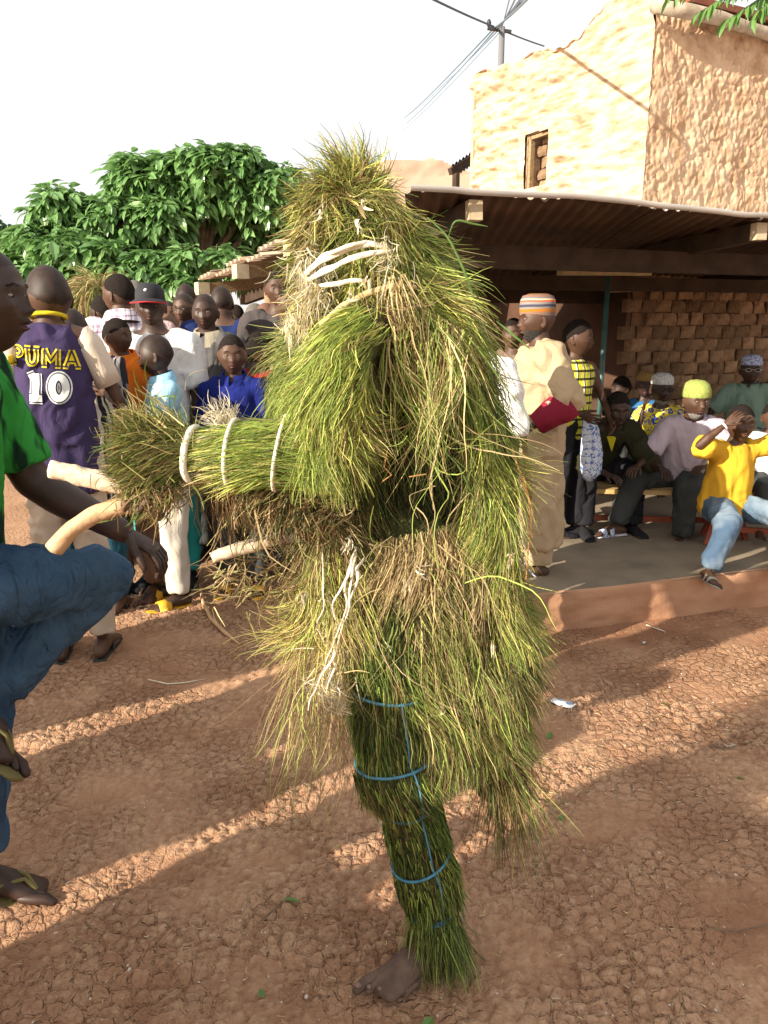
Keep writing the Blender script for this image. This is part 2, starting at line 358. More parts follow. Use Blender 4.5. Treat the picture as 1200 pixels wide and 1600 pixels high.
        if feet:
            f = MB(); fm = feetm or feet_default
            if feet == 'slipper':       # slide with a broad closed band
                pts = [A(-.07, -.078), A(0, -.078), (A(.1, -.078)), A(.175, -.078), A(.215, -.074)]
                f.add(*tube(pts, [(.03*kf, .010*kf), (.036*kf, .010*kf), (.044*kf, .010*kf), (.048*kf, .010*kf), (.03*kf, .009*kf)], 14, side=sd))
                f.add(*band_geo(A, kf, .07, .150, .052, -.018, sd))
                f.build('slipper', fm, root, True)
            elif feet in ('sandal', 'flipflop'):
                f.add(*tube([A(-.07, -.080), A(0, -.080), A(.1, -.080), A(.17, -.080), A(.215, -.076)], [(.03*kf, .009*kf), (.034*kf, .009*kf), (.045*kf, .009*kf), (.046*kf, .009*kf), (.028*kf, .008*kf)], 14, side=sd))
                o = f.build('sandal', fm[0] if isinstance(fm, (list, tuple)) else fm, root, True)
                g2 = MB()
                if feet == 'sandal':
                    g2.add(*band_geo(A, kf, .10, .135, .050, -.024, sd)); g2.add(*band_geo(A, kf, .04, .075, .046, -.004, sd))
                else:
                    for e in (-1, 1): g2.add(*tube([A(.03, -.06, e*.040), A(.07, -.022, e*.030), A(.12, -.020, e*.008), A(.150, -.045, -s*.012 if np.dot(sd, (1, 0, 0)) > 0 else s*.012)], [.006*kf]*4, 8, side=sd))
                g2.build('strap', fm[1] if isinstance(fm, (list, tuple)) else fm, o, True)
            elif feet == 'shoe':
                f.add(*tube([A(-.065, -.05), A(-.02, -.03), A(.04, -.035), A(.1, -.05), A(.16, -.058), A(.20, -.062)], [(.034*kf, .034*kf), (.040*kf, .050*kf), (.042*kf, .046*kf), (.048*kf, .034*kf), (.050*kf, .026*kf), (.036*kf, .018*kf)], 16, side=sd))
                o = f.build('shoe', fm, root, True)
                g2 = MB(); g2.add(*tube([A(-.07, -.082), A(0, -.082), A(.1, -.082), A(.17, -.082), A(.21, -.08)], [(.036*kf, .009*kf), (.042*kf, .009*kf), (.050*kf, .009*kf), (.052*kf, .009*kf), (.03*kf, .008*kf)], 14, side=sd))
                g2.build('sole', mat('sole_pale', (.5, .48, .44), rough=.8), o, True)
    TASKS.append(dict(name='body', mb=mb, mat=sk, root=root, vox=vox*1.5, ex=ex, wr=0, sm=3))
    # shirt
    q_ = loose
    if shirt is not None and robe is None:
        m2 = MB(); e = .010; hemu = hem
        rings = [(hemu, .094*q_, .068*q_), (0.0, .096*q_, .068*q_), (.06, .090*q_, .062*q_+belly), (.12, .088*q_, .062*q_+belly), (.19, .098, .068), (.245, .102, .062), (.28, .084, .050), (.302, .050, .043)]
        m2.add(*tube([sp(u) for u, a, b in rings], [(a*w+e, b*w+e) for u, a, b in rings], 24, side=Sx, round_ends=False))
        for q in 'LR':
            hj, kn, an, sj, el, wr, fd = J[q]; s = -1 if q == 'L' else 1
            if sleeve <= 0: continue
            pts = [sp(.272, s*.06*B), sj]; rd = [.044*w+e, .040*w+e]; f1 = min(sleeve, 1.)
            pts += [sj+(el-sj)*f1*.5, sj+(el-sj)*f1]; rd += [(.036+.004*q_)*w+e, (.030+.009*q_)*w+e]
            if sleeve > 1: pts += [el+(wr-el)*(sleeve-1)*.5, el+(wr-el)*(sleeve-1)]; rd += [(.026+.006*q_)*w+e, (.019+.007*q_)*w+e]
            m2.add(*tube(pts, rd, 16, side=(0, 1, 0), round_ends=False))
        TASKS.append(dict(name='shirt', mb=m2, mat=shirt, root=root, vox=vox if vox <= .012 else vox*1.12, ex=[], wr=0 if nofold else 1, sm=3, seed=len(TASKS)))
    if robe is not None:
        m2 = MB(); e = .015; bz = robe['hem']
        n_ = 7; rings = []
        zb = hip[2]-bz
        for i in range(n_):
            t = i/(n_-1); u = t; P_ = np.array((0, 0, bz))*(1-t)+sp(-.02)*t; P_[1] += robe.get('bow', 0)*math.sin(t*3.14)
            rings.append((P_, ((.112-.012*t)*w, (.092-.020*t)*w)))
        for u, a, b in ((.06, .104, .078), (.12, .104, .080), (.19, .112, .082), (.245, .115, .074), (.28, .088, .055), (.302, .052, .045)): rings.append((sp(u), (a*w+e, b*w+e)))
        m2.add(*tube([r[0] for r in rings], [r[1] for r in rings], 28, side=Sx, round_ends=False))
        for q in 'LR':
            hj, kn, an, sj, el, wr, fd = J[q]; s = -1 if q == 'L' else 1
            if robe.get('sleeves', 1): m2.add(*tube([sp(.27, s*.06*B), sj, (sj+el)/2, el, el+(wr-el)*.45], [.044*w+e, .042*w+e, .040*w+e, .040*w+e, .034*w], 16, side=(0, 1, 0), round_ends=False))
        TASKS.append(dict(name='robe', mb=m2, mat=robe['m'], root=root, vox=vox, ex=[], wr=1.6, sm=3, seed=len(TASKS)))
    if trousers is not None:
        m3 = MB(); e = .012
        m3.add(*tube([sp(-.045), sp(0), sp(.05), sp(.085)], [(.078*w+e, .056*w+e), (.092*w+e, .064*w+e), (.084*w+e, .058*w+e), (.080*w+e, .055*w+e)], 20, side=Sx, round_ends=False))
        for q in 'LR':
            hj, kn, an, sj, el, wr, fd = J[q]
            if cuff > .55: legcloth(m3, hj, kn, an, w, e, cuff)
            else: m3.add(*tube([hj, hj+(kn-hj)*.5, hj+(kn-hj)*cuff*2], [.058*w+e, .056*w+e, .050*w+e], 16, round_ends=False))
        TASKS.append(dict(name='trousers', mb=m3, mat=trousers, root=root, vox=vox if vox <= .012 else vox*1.3, ex=[], wr=1.1, sm=3, seed=len(TASKS)))
    if not hide_head:
        for s in (-1, 1):
            ep = np.array((s*.135*hh, .322*hh, .014*hh)); eb = MB(); V, F = ellip((0, 0, 0), (.048*hh, .040*hh, .019*hh), 12, 8)
            eb.add(np.array(V) @ HR.T+hc+HR @ ep, F, 0)
            V, F = ellip((0, .024*hh, 0), (.021*hh, .020*hh, .018*hh), 10, 6); eb.add(np.array(V) @ HR.T+hc+HR @ ep, F, 1)
            eb.build('eye', [EYEW, EYEB], root, True)
        hpq, _q = head_pts(hh, wide, 120, 96, lips=lips); X_, Z_ = hpq[..., 0]/hh, hpq[..., 2]/hh; front = _q[1] > .3; nq = hpq/np.linalg.norm(hpq, axis=-1, keepdims=True)
        for nm_, mk_, mt_, of_ in (('lips', (np.abs(X_)*1.0 < .098-1.3*np.abs(Z_+.26)) & (Z_ > -.315) & (Z_ < -.208), LIPM, .004), *(('eyebrow', (np.abs(sg_*X_-.135) < .072) & (np.abs(Z_-.088-.02*np.cos((np.abs(X_)-.13)*20)) < .017), HAIR, .007) for sg_ in (-1, 1))):
            mk_ = mk_ & front; F = []
            for i in range(mk_.shape[0]-1):
                for j in range(mk_.shape[1]-1):
                    if mk_[i, j] and mk_[i+1, j] and mk_[i, j+1] and mk_[i+1, j+1]: F.append((i, j))
            if F:
                used = {}; V_ = []; F2 = []
                for i, j in F:
                    q4 = []
                    for a_, b_ in ((i, j), (i+1, j), (i+1, j+1), (i, j+1)):
                        if (a_, b_) not in used: used[(a_, b_)] = len(V_); V_.append((hpq[a_, b_]+nq[a_, b_]*of_*hh) @ HR.T+hc)
                        q4.append(used[(a_, b_)])
                    F2.append(tuple(q4))
                fb_ = MB(); fb_.add(V_, F2); fb_.build(nm_, mt_, root, True)
        if hair:
            thick = {'shaved': .002, 'short': .012, 'full': .05, 'grey': .012}[hair]
            hp, (x, y, z) = head_pts(hh, wide, *HRES); nv, nu = hp.shape[:2]
            line = np.where(y > 0, .10+.50*np.clip(y, 0, 1)**1.6, .10-.50*np.clip(-y, 0, 1)); line = line+.02*np.sin(9*x+4*y)+.05*vnoise(np.stack([x, y, z], -1)*11, 17)
            m_ = np.clip((z-line)/.16, 0, 1); nrm = hp/np.linalg.norm(hp, axis=-1, keepdims=True)
            off = (-.006+(.006+thick)*m_+(thick*.5)*vnoise(nrm*26, 3)*m_)*hh; hv = hp+nrm*off[..., None]
            F = []
            for i in range(nv-1):
                for j in range(nu):
                    j2 = (j+1) % nu
                    if m_[i, j]+m_[i+1, j]+m_[i, j2]+m_[i+1, j2] > .01: F.append((i*nu+j, (i+1)*nu+j, (i+1)*nu+j2, i*nu+j2))
            F.append(tuple(range(nu)))
            hbm = MB(); hbm.add(hv.reshape(-1, 3) @ HR.T+hc, F); hbm.build('hair', HAIRG if hair == 'grey' else (SHAVE if hair == 'shaved' else HAIR), root, True)
    if collar is not None:
        cb = MB(); pts = []; rads = []
        for i in range(17):
            a = R(105+i*330/16.); pts.append(NB+Sx*math.cos(a)*.047*w+Fw*math.sin(a)*.042*w+U*(.004+.008*(-math.sin(a)))*h); rads.append((.004, .018*w))
        pts2 = []
        V = []; F = []
        for i in range(19):
            a = R(100+i*340/18.); cx, sy = math.cos(a), math.sin(a); dz = .012*(-sy)*h
            for rr, zz in ((.043, .016), (.050, .020), (.060, -.004), (.068, -.020-(.02 if i in (0, 18, 1, 17) else 0))):
                V.append(NB+Sx*cx*rr*w+Fw*sy*rr*.92*w+U*(zz*h*.9+dz-.002*h))
        for i in range(18):
            for k in range(3): F.append((i*4+k, (i+1)*4+k, (i+1)*4+k+1, i*4+k+1))
        cb.add(V, F); cb.build('collar', collar, root, True)
    root['_'] = 1; del root['_']
    return dict(root=root, hc=hc, HR=HR, hh=hh, J=J, NB=NB, sp=sp, h=h, w=w, Sx=Sx, U=U, Fw=Fw, hip=hip)
def legcloth(m3, hj, kn, an, w, e, cuff):
    m3.add(*tube([hj, hj+(kn-hj)*.5, kn], [.058*w+e, .051*w+e, .043*w+e], 16)); c = (cuff-.5)*2
    m3.add(*tube([kn, kn+(an-kn)*.2, kn+(an-kn)*.5, kn+(an-kn)*c, kn+(an-kn)*(c+.004)], [.042*w+e, .042*w+e, .037*w+e, .035*w+e, .030*w+e], 16, round_ends=False)); m3.add(*ellip(kn, (.042*w+e,)*3, 14, 10))
def legd_back(ld, a):
    v = ld[0]-ld[1]*np.dot(ld[0], ld[1]); n = np.linalg.norm(v)
    return np.array((0, a, 0)) if n < .2 else v/n*0
def band_geo(A, k, f0, f1, wd, top, sd):
    V = []; F = []; n = 9
    for i in range(n):
        a = math.pi*i/(n-1); l = math.cos(a)*wd; u = -.078+(top+.078+.010)*math.sin(a)**.7
        for f, o in ((f0, 0), (f1, -.012*math.sin(a)), (f1, -.012*math.sin(a)-.006), (f0, -.006)): V.append(A(f, u+o, l))
    for i in range(n-1):
        for q in range(4): F.append((i*4+q, i*4+(q+1) % 4, (i+1)*4+(q+1) % 4, (i+1)*4+q))
    F.append((0, 1, 2, 3)); F.append(tuple((n-1)*4+q for q in (3, 2, 1, 0)))
    return V, F
SHAVE = mat('hair_stubble', (.020, .012, .009), (.034, .019, .014), scale=40, rough=.55, bump=.1, bscale=400)
feet_default = mat('leather_brown', (.07, .04, .025), (.1, .06, .04), rough=.7)

def bake():
    objs = []
    for t in TASKS:
        me = bpy.data.meshes.new(t['name']); me.from_pydata(t['mb'].v, [], t['mb'].f); me.update()
        o = link(t['name'], me, t['root']); mo = o.modifiers.new('r', 'REMESH'); mo.mode = 'VOXEL'; mo.voxel_size = t['vox']
        ms = o.modifiers.new('s', 'SMOOTH'); ms.factor = .6; ms.iterations = t['sm']+2; t['o'] = o
    dg = bpy.context.evaluated_depsgraph_get(); dg.update()
    news = []
    for t in TASKS:
        ev = t['o'].evaluated_get(dg); news.append(bpy.data.meshes.new_from_object(ev))
    for t, me in zip(TASKS, news):
        o = t['o']; o.modifiers.clear(); old = o.data; n = len(me.vertices)
        if t['wr']:
            co = np.empty(n*3, dtype=np.float32); me.vertices.foreach_get('co', co); co = co.reshape(-1, 3).astype(float)
            no = np.empty(n*3, dtype=np.float32); me.vertex_normals.foreach_get('vector', no); no = no.reshape(-1, 3)
            sd = t.get('seed', 0)
            warp = vnoise(co*5, sd+50)
            d = 1-np.abs(fbm(np.c_[co[:, 0]*9+warp, co[:, 1]*9+warp, co[:, 2]*5+warp*1.6], sd, 2))*2.2
            d = np.clip(d, -.6, 1)*.010+fbm(co*np.array((22, 22, 12)), sd+9, 2)*.004
            d2 = vnoise(np.c_[co[:, 0]*26, co[:, 1]*26, co[:, 2]*3.2+co[:, 0]*6], sd+21)*.005
            me.vertices.foreach_set('co', (co+no*((d+d2)*t['wr'])[:, None]).astype(np.float32).ravel())
        if t['ex']:
            a = MB(); v = np.empty(n*3, dtype=np.float32); me.vertices.foreach_get('co', v)
            a.v = [tuple(q) for q in v.reshape(-1, 3).tolist()]; a.f = [tuple(p.vertices) for p in me.polygons]; a.mi = [0]*len(a.f); a.n = len(a.v)
            for V, F in t['ex']: a.add(V, F)
            me2 = bpy.data.meshes.new(t['name']); me2.from_pydata(a.v, [], a.f); me = me2
        ms = t['mat'] if isinstance(t['mat'], (list, tuple)) else [t['mat']]
        me.materials.clear()
        for q in ms: me.materials.append(q)
        me.name = t['name']; me.polygons.foreach_set('use_smooth', [True]*len(me.polygons)); me.update()
        o.data = me; bpy.data.meshes.remove(old)
        if t.get('post'): t['post'](o)
def cap_geo(P, kind):
    """hat pieces in head space of a person P"""
    hh, hc, HR = P['hh'], P['hc'], P['HR']; V = []; F = []; n = 28
    prof = {'kufi': [(.385, .08), (.395, .2), (.38, .36), (.33, .52), (.2, .565), (.0, .57)],
            'knit': [(.385, .10), (.41, .13), (.405, .3), (.34, .47), (.2, .56), (.0, .585)],
            'skull': [(.365, .18), (.385, .26), (.35, .42), (.22, .53), (.0, .555)],
            'fez': [(.375, .08), (.385, .25), (.375, .40), (.33, .52), (.2, .57), (0, .56)],
            'ball': [(.375, .14), (.39, .24), (.37, .38), (.28, .51), (.14, .56), (0, .57)]}[kind]
    for r, z in prof:
        for j in range(n):
            a = 2*math.pi*j/n; V.append((r*.92*math.cos(a)*hh, (r*1.10*math.sin(a)-.015)*hh, z*hh))
    for i in range(len(prof)-1):
        for j in range(n): F.append((i*n+j, i*n+(j+1) % n, (i+1)*n+(j+1) % n, (i+1)*n+j))
    return np.array(V) @ HR.T+hc, F
def hat(P, kind, m, name='cap'):
    b = MB(); b.add(*cap_geo(P, kind)); return b.build(name, m, P['root'], True)
def local_geo(P, V):  # head space (units of head height) to person space
    return np.array(V)*P['hh'] @ P['HR'].T+P['hc']
def beard(P, m, d=1., thr=-.58):
    hp, (x, y, z) = head_pts(P['hh']); nv, nu = hp.shape[:2]
    msk = ((z < thr) & (y > .0)) & ~((np.abs(hp[..., 0]) < .09*P['hh']) & (hp[..., 2] > -.33*P['hh']) & (hp[..., 2] < -.20*P['hh']))
    nrm = hp/np.linalg.norm(hp, axis=-1, keepdims=True); o = (.012+.035*d*np.clip(-z-.35, 0, 1))*P['hh']*(1+.4*vnoise(nrm*20, 5))
    hv = hp+nrm*o[..., None]; F = []
    for i in range(nv-1):
        for j in range(nu):
            j2 = (j+1) % nu
            if msk[i, j] and msk[i+1, j] and msk[i, j2] and msk[i+1, j2]: F.append((i*nu+j, (i+1)*nu+j, (i+1)*nu+j2, i*nu+j2))
    b = MB(); b.add(hv.reshape(-1, 3) @ P['HR'].T+P['hc'], F); b.build('beard', m, P['root'], True)
def glasses(P, frame, lens, dark=True):
    b = MB()
    for s in (-1, 1):
        pts = [(s*.15+.095*math.cos(a), .405, .02+.055*math.sin(a)) for a in np.linspace(0, 2*math.pi, 13)]
        b.add(*tube(local_geo(P, pts), [.008*P['hh']]*13, 6)); b.add(*tube(local_geo(P, [(s*.25, .39, .03), (s*.345, .2, .035), (s*.36, -.03, .03)]), [.009*P['hh']]*3, 6))
    b.add(*tube(local_geo(P, [(-.05, .41, .03), (.05, .41, .03)]), [.008*P['hh']]*2, 6))
    o = b.build('glasses', frame, P['root'], True)
    if dark:
        for s in (-1, 1):
            l = MB(); pts = [(s*.15+.09*math.cos(a), .405, .02+.05*math.sin(a)) for a in np.linspace(0, 2*math.pi, 12, endpoint=False)]
            pts2 = [(p[0], p[1]-.02, p[2]) for p in pts]; l.add(local_geo(P, pts+pts2), [tuple(range(12)), tuple(range(23, 11, -1))]+[(i, (i+1) % 12, 12+(i+1) % 12, 12+i) for i in range(12)]); l.build('lens', lens, o)
# ------------------------------------------------------------------ ground
def axis(fine, a, b, far, k=1.35, s0=.05):
    m = np.arange(a, b, fine); o = []; x = b; st = s0
    while x < far: o.append(x); x += st; st *= k
    o.append(far); i = []; x = a-s0; st = s0
    while x > -far: i.append(x); x -= st; st *= k
    i.append(-far); return np.r_[np.array(i)[::-1], m, np.array(o)]
xs = axis(.0098, -2.1, 2.5, 110.); ys1 = np.arange(.78, 2.9, .0095); ys2 = np.arange(2.9, 4.6, .0145)
o = []; x = 4.6; st = .05
while x < 110: o.append(x); x += st; st *= 1.3
ys = np.r_[-110, -50, -20, -8, -3, -1, 0, .4, .6, .7, ys1, ys2, np.array(o)]
GX, GY = np.meshgrid(xs, ys)
def ground_z(x, y):
    w = .020*fbm(np.stack([x*7, y*7, 0*x], -1), 4, 3); w2 = .020*fbm(np.stack([x*7, y*7, 0*x+9], -1), 6, 3)
    f1, f2, idv = voro((x+w)*20, (y+w2)*26, 1); f1b, f2b, idb = voro((x+w2)*37, (y+w)*44, 3); sel = np.clip(.5+2.2*vnoise(np.stack([x*3.3, y*3.3, 0*x], -1), 15), 0, 1); g1, g2, gi = voro((x+w)*52, (y-w)*52, 2)
    e = np.clip((f2-f1)/.24, 0, 1)*sel+np.clip((f2b-f1b)/.26, 0, 1)*(1-sel)*.8; idv = idv*sel+idb*(1-sel); f1 = f1*sel+f1b*(1-sel); e = e*e*(3-2*e); e2 = np.clip((g2-g1)/.3, 0, 1)
    p = np.stack([x, y, 0*x], -1)
    patch = np.clip(.85+.8*vnoise(p*2.1, 11)+.35*vnoise(p*6, 12), .32, 1)
    # swept smooth strip in front of the platform
    dpl = ((x-.9)*-.292+(y-3.86)*.956); sm = np.clip((-dpl-.05)/.75, 0.10, 1); sm = np.where(x < .5, np.maximum(sm, np.clip((.5-x)/.5, 0, 1)), sm)
    fade = np.clip((4.9-y)/.5, 0, 1)*np.clip((x+2.3)/.3, 0, 1)*np.clip((2.7-x)/.3, 0, 1)*np.clip((y-.6)/.2, 0, 1)
    dome = 1-np.clip(f1/.75, 0, 1)**2
    h = (.0105*e*(.45+.55*idv)+.004*dome+(idv-.5)*.008)*patch+.0024*e2*patch
    h = h*sm*fade+.004*fbm(p*5, 8, 3)*fade*1.2+.0022*fbm(p*38, 5, 3)*fade
    return h-.013*fade
GZ = ground_z(GX, GY)
ny, nx = GX.shape; idx = np.arange(ny*nx).reshape(ny, nx)
GF = np.stack([idx[:-1, :-1], idx[:-1, 1:], idx[1:, 1:], idx[1:, :-1]], -1).reshape(-1, 4)
mg = mat('laterite', (.275, .140, .080), (.395, .22, .13), scale=3.0, rough=.95, bump=.55, bscale=190, spec=.08)
n = mg.node_tree.nodes; l = mg.node_tree.links     # dusty tops of the crust are paler, the low joints keep the redder base
ge = n.new('ShaderNodeTexNoise'); ge.inputs['Scale'].default_value = 34; ge.inputs['Detail'].default_value = 8; ge.inputs['Roughness'].default_value = .7
tcg = n.new('ShaderNodeTexCoord'); l.new(tcg.outputs['Object'], ge.inputs[0])
gr = n.new('ShaderNodeMapRange'); gr.inputs[1].default_value = .35; gr.inputs[2].default_value = .72; l.new(ge.outputs[0], gr.inputs[0])
gm = n.new('ShaderNodeMixRGB'); gm.inputs[2].default_value = (.50, .32, .20, 1)
spz = n.new('ShaderNodeSeparateXYZ'); l.new(tcg.outputs['Object'], spz.inputs[0])
hz = n.new('ShaderNodeMapRange'); hz.inputs[1].default_value = -.014; hz.inputs[2].default_value = .000; hz.inputs[3].default_value = .0; hz.inputs[4].default_value = 1.25; l.new(spz.outputs[2], hz.inputs[0])
ml = n.new('ShaderNodeMath'); ml.operation = 'MULTIPLY'; l.new(gr.outputs[0], ml.inputs[0]); l.new(hz.outputs[0], ml.inputs[1])
l.new(n[mg['_mx']].outputs[0], gm.inputs[1]); l.new(ml.outputs[0], gm.inputs[0]); l.new(gm.outputs[0], n['Principled BSDF'].inputs['Base Color'])
wn = n.new('ShaderNodeTexNoise'); wn.inputs['Scale'].default_value = 9; wn.inputs['Detail'].default_value = 3; l.new(tcg.outputs['Object'], wn.inputs[0])
wa = n.new('ShaderNodeVectorMath'); wa.operation = 'MULTIPLY_ADD'; l.new(wn.outputs['Color'], wa.inputs[0]); wa.inputs[1].default_value = (.05, .05, 0); l.new(tcg.outputs['Object'], wa.inputs[2])
pm = n.new('ShaderNodeTexNoise'); pm.inputs['Scale'].default_value = 2.2; l.new(tcg.outputs['Object'], pm.inputs[0]); pr_ = n.new('ShaderNodeMapRange'); pr_.inputs[1].default_value = .36; pr_.inputs[2].default_value = .54; pr_.inputs[3].default_value = .10; l.new(pm.outputs[0], pr_.inputs[0])
prev = n['Principled BSDF'].inputs['Normal'].links[0].from_socket; crk = None
for sc_, wd_, dist_ in ((21, .16, .0058), (47, .16, .002)):
    vo = n.new('ShaderNodeTexVoronoi'); vo.voronoi_dimensions = '2D'; vo.feature = 'DISTANCE_TO_EDGE'; vo.inputs['Scale'].default_value = sc_; l.new(wa.outputs[0], vo.inputs[0])
    vr = n.new('ShaderNodeMapRange'); vr.interpolation_type = 'SMOOTHSTEP'; vr.inputs[2].default_value = wd_; l.new(vo.outputs['Distance'], vr.inputs[0])
    bp = n.new('ShaderNodeBump'); bp.inputs['Distance'].default_value = dist_; l.new(pr_.outputs[0], bp.inputs['Strength']); l.new(vr.outputs[0], bp.inputs['Height']); l.new(prev, bp.inputs['Normal']); prev = bp.outputs[0]
    if crk is None: crk = vr
l.new(prev, n['Principled BSDF'].inputs['Normal'])
# the joints are coloured darker, making up for faint shade in soft light
cm = n.new('ShaderNodeMixRGB'); cm.inputs[2].default_value = (.20, .10, .055, 1); iv = n.new('ShaderNodeMath'); iv.operation = 'SUBTRACT'; iv.inputs[0].default_value = 1; l.new(crk.outputs[0], iv.inputs[1])
im = n.new('ShaderNodeMath'); im.operation = 'MULTIPLY'; l.new(iv.outputs[0], im.inputs[0]); l.new(pr_.outputs[0], im.inputs[1]); i2 = n.new('ShaderNodeMath'); i2.operation = 'MULTIPLY'; i2.inputs[1].default_value = .24; l.new(im.outputs[0], i2.inputs[0])
l.new(i2.outputs[0], cm.inputs[0]); l.new(gm.outputs[0], cm.inputs[1]); l.new(cm.outputs[0], n['Principled BSDF'].inputs['Base Color'])
tag(npmesh('ground', np.stack([GX, GY, GZ], -1).reshape(-1, 3), GF, mg), kind='structure')

# ------------------------------------------------------------------ platform under the tin roof
PA = Vector((.897, 3.85, 0)); PD = Vector((1.278, .39, 0)).normalized(); PN = Vector((-PD.y, PD.x, 0))   # front edge and inward
PZ = .22
def grid_face(o, u, v, nu, nv, disp, hole=None, du=1., dv=1.):
    """a displaced sheet: o + u*s + v*t, moved along the normal by disp(s,t)"""
    o, u, v = map(lambda q: np.array(q, float), (o, u, v)); s, t = np.meshgrid(np.linspace(0, 1, nu)*du, np.linspace(0, 1, nv)*dv)
    nn = np.cross(u, v); nn /= np.linalg.norm(nn); d = disp(s, t)
    V = o+u*s[..., None]+v*t[..., None]+nn*d[..., None]; i = np.arange(nu*nv).reshape(nv, nu)
    F = np.stack([i[:-1, :-1], i[:-1, 1:], i[1:, 1:], i[1:, :-1]], -1)
    if hole is not None:
        sc = (s[:-1, :-1]+s[1:, 1:])/2; tcn = (t[:-1, :-1]+t[1:, 1:])/2; F = F[~hole(sc, tcn)]
    return V.reshape(-1, 3), F.reshape(-1, 4)
m_conc = mat('worn_concrete', (.20, .165, .12), (.32, .255, .185), scale=3, rough=.9, bump=.25, bscale=90, spec=.15)
m_ply = mat('clay_render', (.36, .19, .11), (.47, .27, .165), scale=4, rough=.95, bump=.3, bscale=60, spec=.1)
PL0 = PA-PD*.7; PLEN = 5.2
def pdisp(s, t): return .006*fbm(np.stack([s*5, t*5, s*0], -1), 31, 3)
mbp = MB()
V, F = grid_face(PL0+Vector((0, 0, PZ)), PD, PN, 160, 90, lambda s, t: .003*fbm(np.stack([s*4, t*4, s*0], -1), 30, 2)-.012*np.exp(-(t/.02)**2), du=PLEN, dv=5.2)
pf = tag(npmesh('platform', V, F, m_conc), kind='structure')
V, F = grid_face(PL0+Vector((0, 0, -.03)), PD, Vector((0, 0, 1)), 260, 24, lambda s, t: .010*fbm(np.stack([s*4, t*9, s*0], -1), 31, 3)+.02*np.clip(.1-t, 0, 1)*5*.3-.012*np.clip((t-(PZ+.015))/.015, 0, 1), du=PLEN, dv=PZ+.027)
npmesh('platform_edge', V, F, m_ply, pf)
V, F = grid_face(PL0+Vector((0, 0, -.03))+PN*5.2, -PN, Vector((0, 0, 1)), 80, 10, pdisp, du=5.2, dv=PZ+.027); npmesh('platform_side', V, F, m_ply, pf)

# ------------------------------------------------------------------ mud building
C0 = Vector((2.2, 7.0, 0)); RD = Vector((.90, .436, 0)).normalized(); LD = Vector((-.436, .90, 0)).normalized()
m_mud = mat('mud_plaster', (.44, .28, .17), (.62, .44, .30), scale=5, rough=.95, bump=.8, bscale=30, detail=8, spec=.08)
m_mudp = mat('pale_mud', (.30, .19, .11), (.58, .43, .30), scale=9, rough=.95, bump=1.0, bscale=22, axis=(.5, .5, 2.2), edge=(.30, .56), detail=8, spec=.08)
m_brick = mat('adobe', (.15, .09, .055), (.28, .185, .115), scale=9, rough=.97, bump=1., bscale=40, spec=.06)
m_dark = mat('smoked_plaster', (.05, .026, .016), (.085, .042, .026), scale=3, rough=.95, bump=.3, bscale=30)  # brown plaster; the shade under the roof is put into its dark colour
bld = empty('mud_building', C0, 0, 'two storey adobe building of eroded mud brick above the tin roof', 'building')
def P3(s, t): return np.stack([s, t, s*0], -1)
ZT = 1.86
# left, sunlit face: courses of washed out brick, window surround, eroded top
Wk, Wz0, Wz1, Wh = 1.50, 2.92-ZT, 3.44-ZT, .19
Lw, Lh = 2.70, 2.72
def top_left(s): return 4.05-ZT+.075*s+.22*np.exp(-((s-.25)/.45)**2)+.05*vnoise(P3(s*3.2, s*0), 61)+.03*vnoise(P3(s*11, s*0), 62)
def dl(s, t):
    s = Lw-s
    e = fbm(P3(s*2.6, t*10), 41, 4); r = fbm(P3(s*9, t*24), 45, 3); lay = .5+.5*np.sin(t*2*math.pi/.125+1.2*vnoise(P3(s*3, t*2), 46))
    mask = np.clip((s-.55)/.35, .15, 1)
    d = (.026*e+.018*r)*mask+.016*lay*mask-.035*np.clip(fbm(P3(s*3.5, t*4), 47, 3)-.45, 0, 1)*mask
    d += .035*np.clip((t-(top_left(s)-.28))/.06, 0, 1)*(1+.5*vnoise(P3(s*6, t*6), 48))     # the thick rain washed coping
    fr = (np.abs(s-Wk) < Wh+.13) & (t > Wz0-.2) & (t < Wz1+.14); d = np.where(fr, .028+.006*r, d)
    d += -.02*np.exp(-((t-1.3-.12*s)/.03)**2)*np.clip(1-s, 0, 1)
    return d
V, F = grid_face(LD*Lw+Vector((0, 0, ZT)), -LD, Vector((0, 0, 1)), 180, 200, dl, du=Lw, dv=Lh,
                 hole=lambda s, t: ((np.abs(Lw-s-Wk) < Wh) & (t > Wz0) & (t < Wz1+.03*(Lw-s-Wk))) | (t > top_left(Lw-s)))
npmesh('side_wall', V, F, m_mudp, bld)
# parapet thickness behind the eroded top
V, F = grid_face(LD*Lw+RD*.25+Vector((0, 0, ZT)), -LD, Vector((0, 0, 1)), 60, 60, lambda s, t: 0*s, du=Lw, dv=Lh-.0, hole=lambda s, t: t > top_left(Lw-s)-.01)
npmesh('parapet_back', V, F, m_mud, bld)
mb = MB(); sA = np.linspace(0, Lw, 90)
vv = []
for s in sA:
    t = float(top_left(np.array(s))); a = LD*float(s)+Vector((0, 0, ZT+t-.012)); vv += [a-RD*.045, a+RD*.25]
mb.add(vv, [(2*i, 2*i+1, 2*i+3, 2*i+2) for i in range(89)]); mb.build('wall_top', m_mud, bld)
# end of the wall
mb = MB(); mb.add(*box(LD*(Lw+.02)+RD*.12+Vector((0, 0, 3.02)), (.28, .05, 2.3), Matrix.Rotation(math.atan2(RD.y, RD.x), 3, 'Z'))); mb.build('wall_end', m_mud, bld)
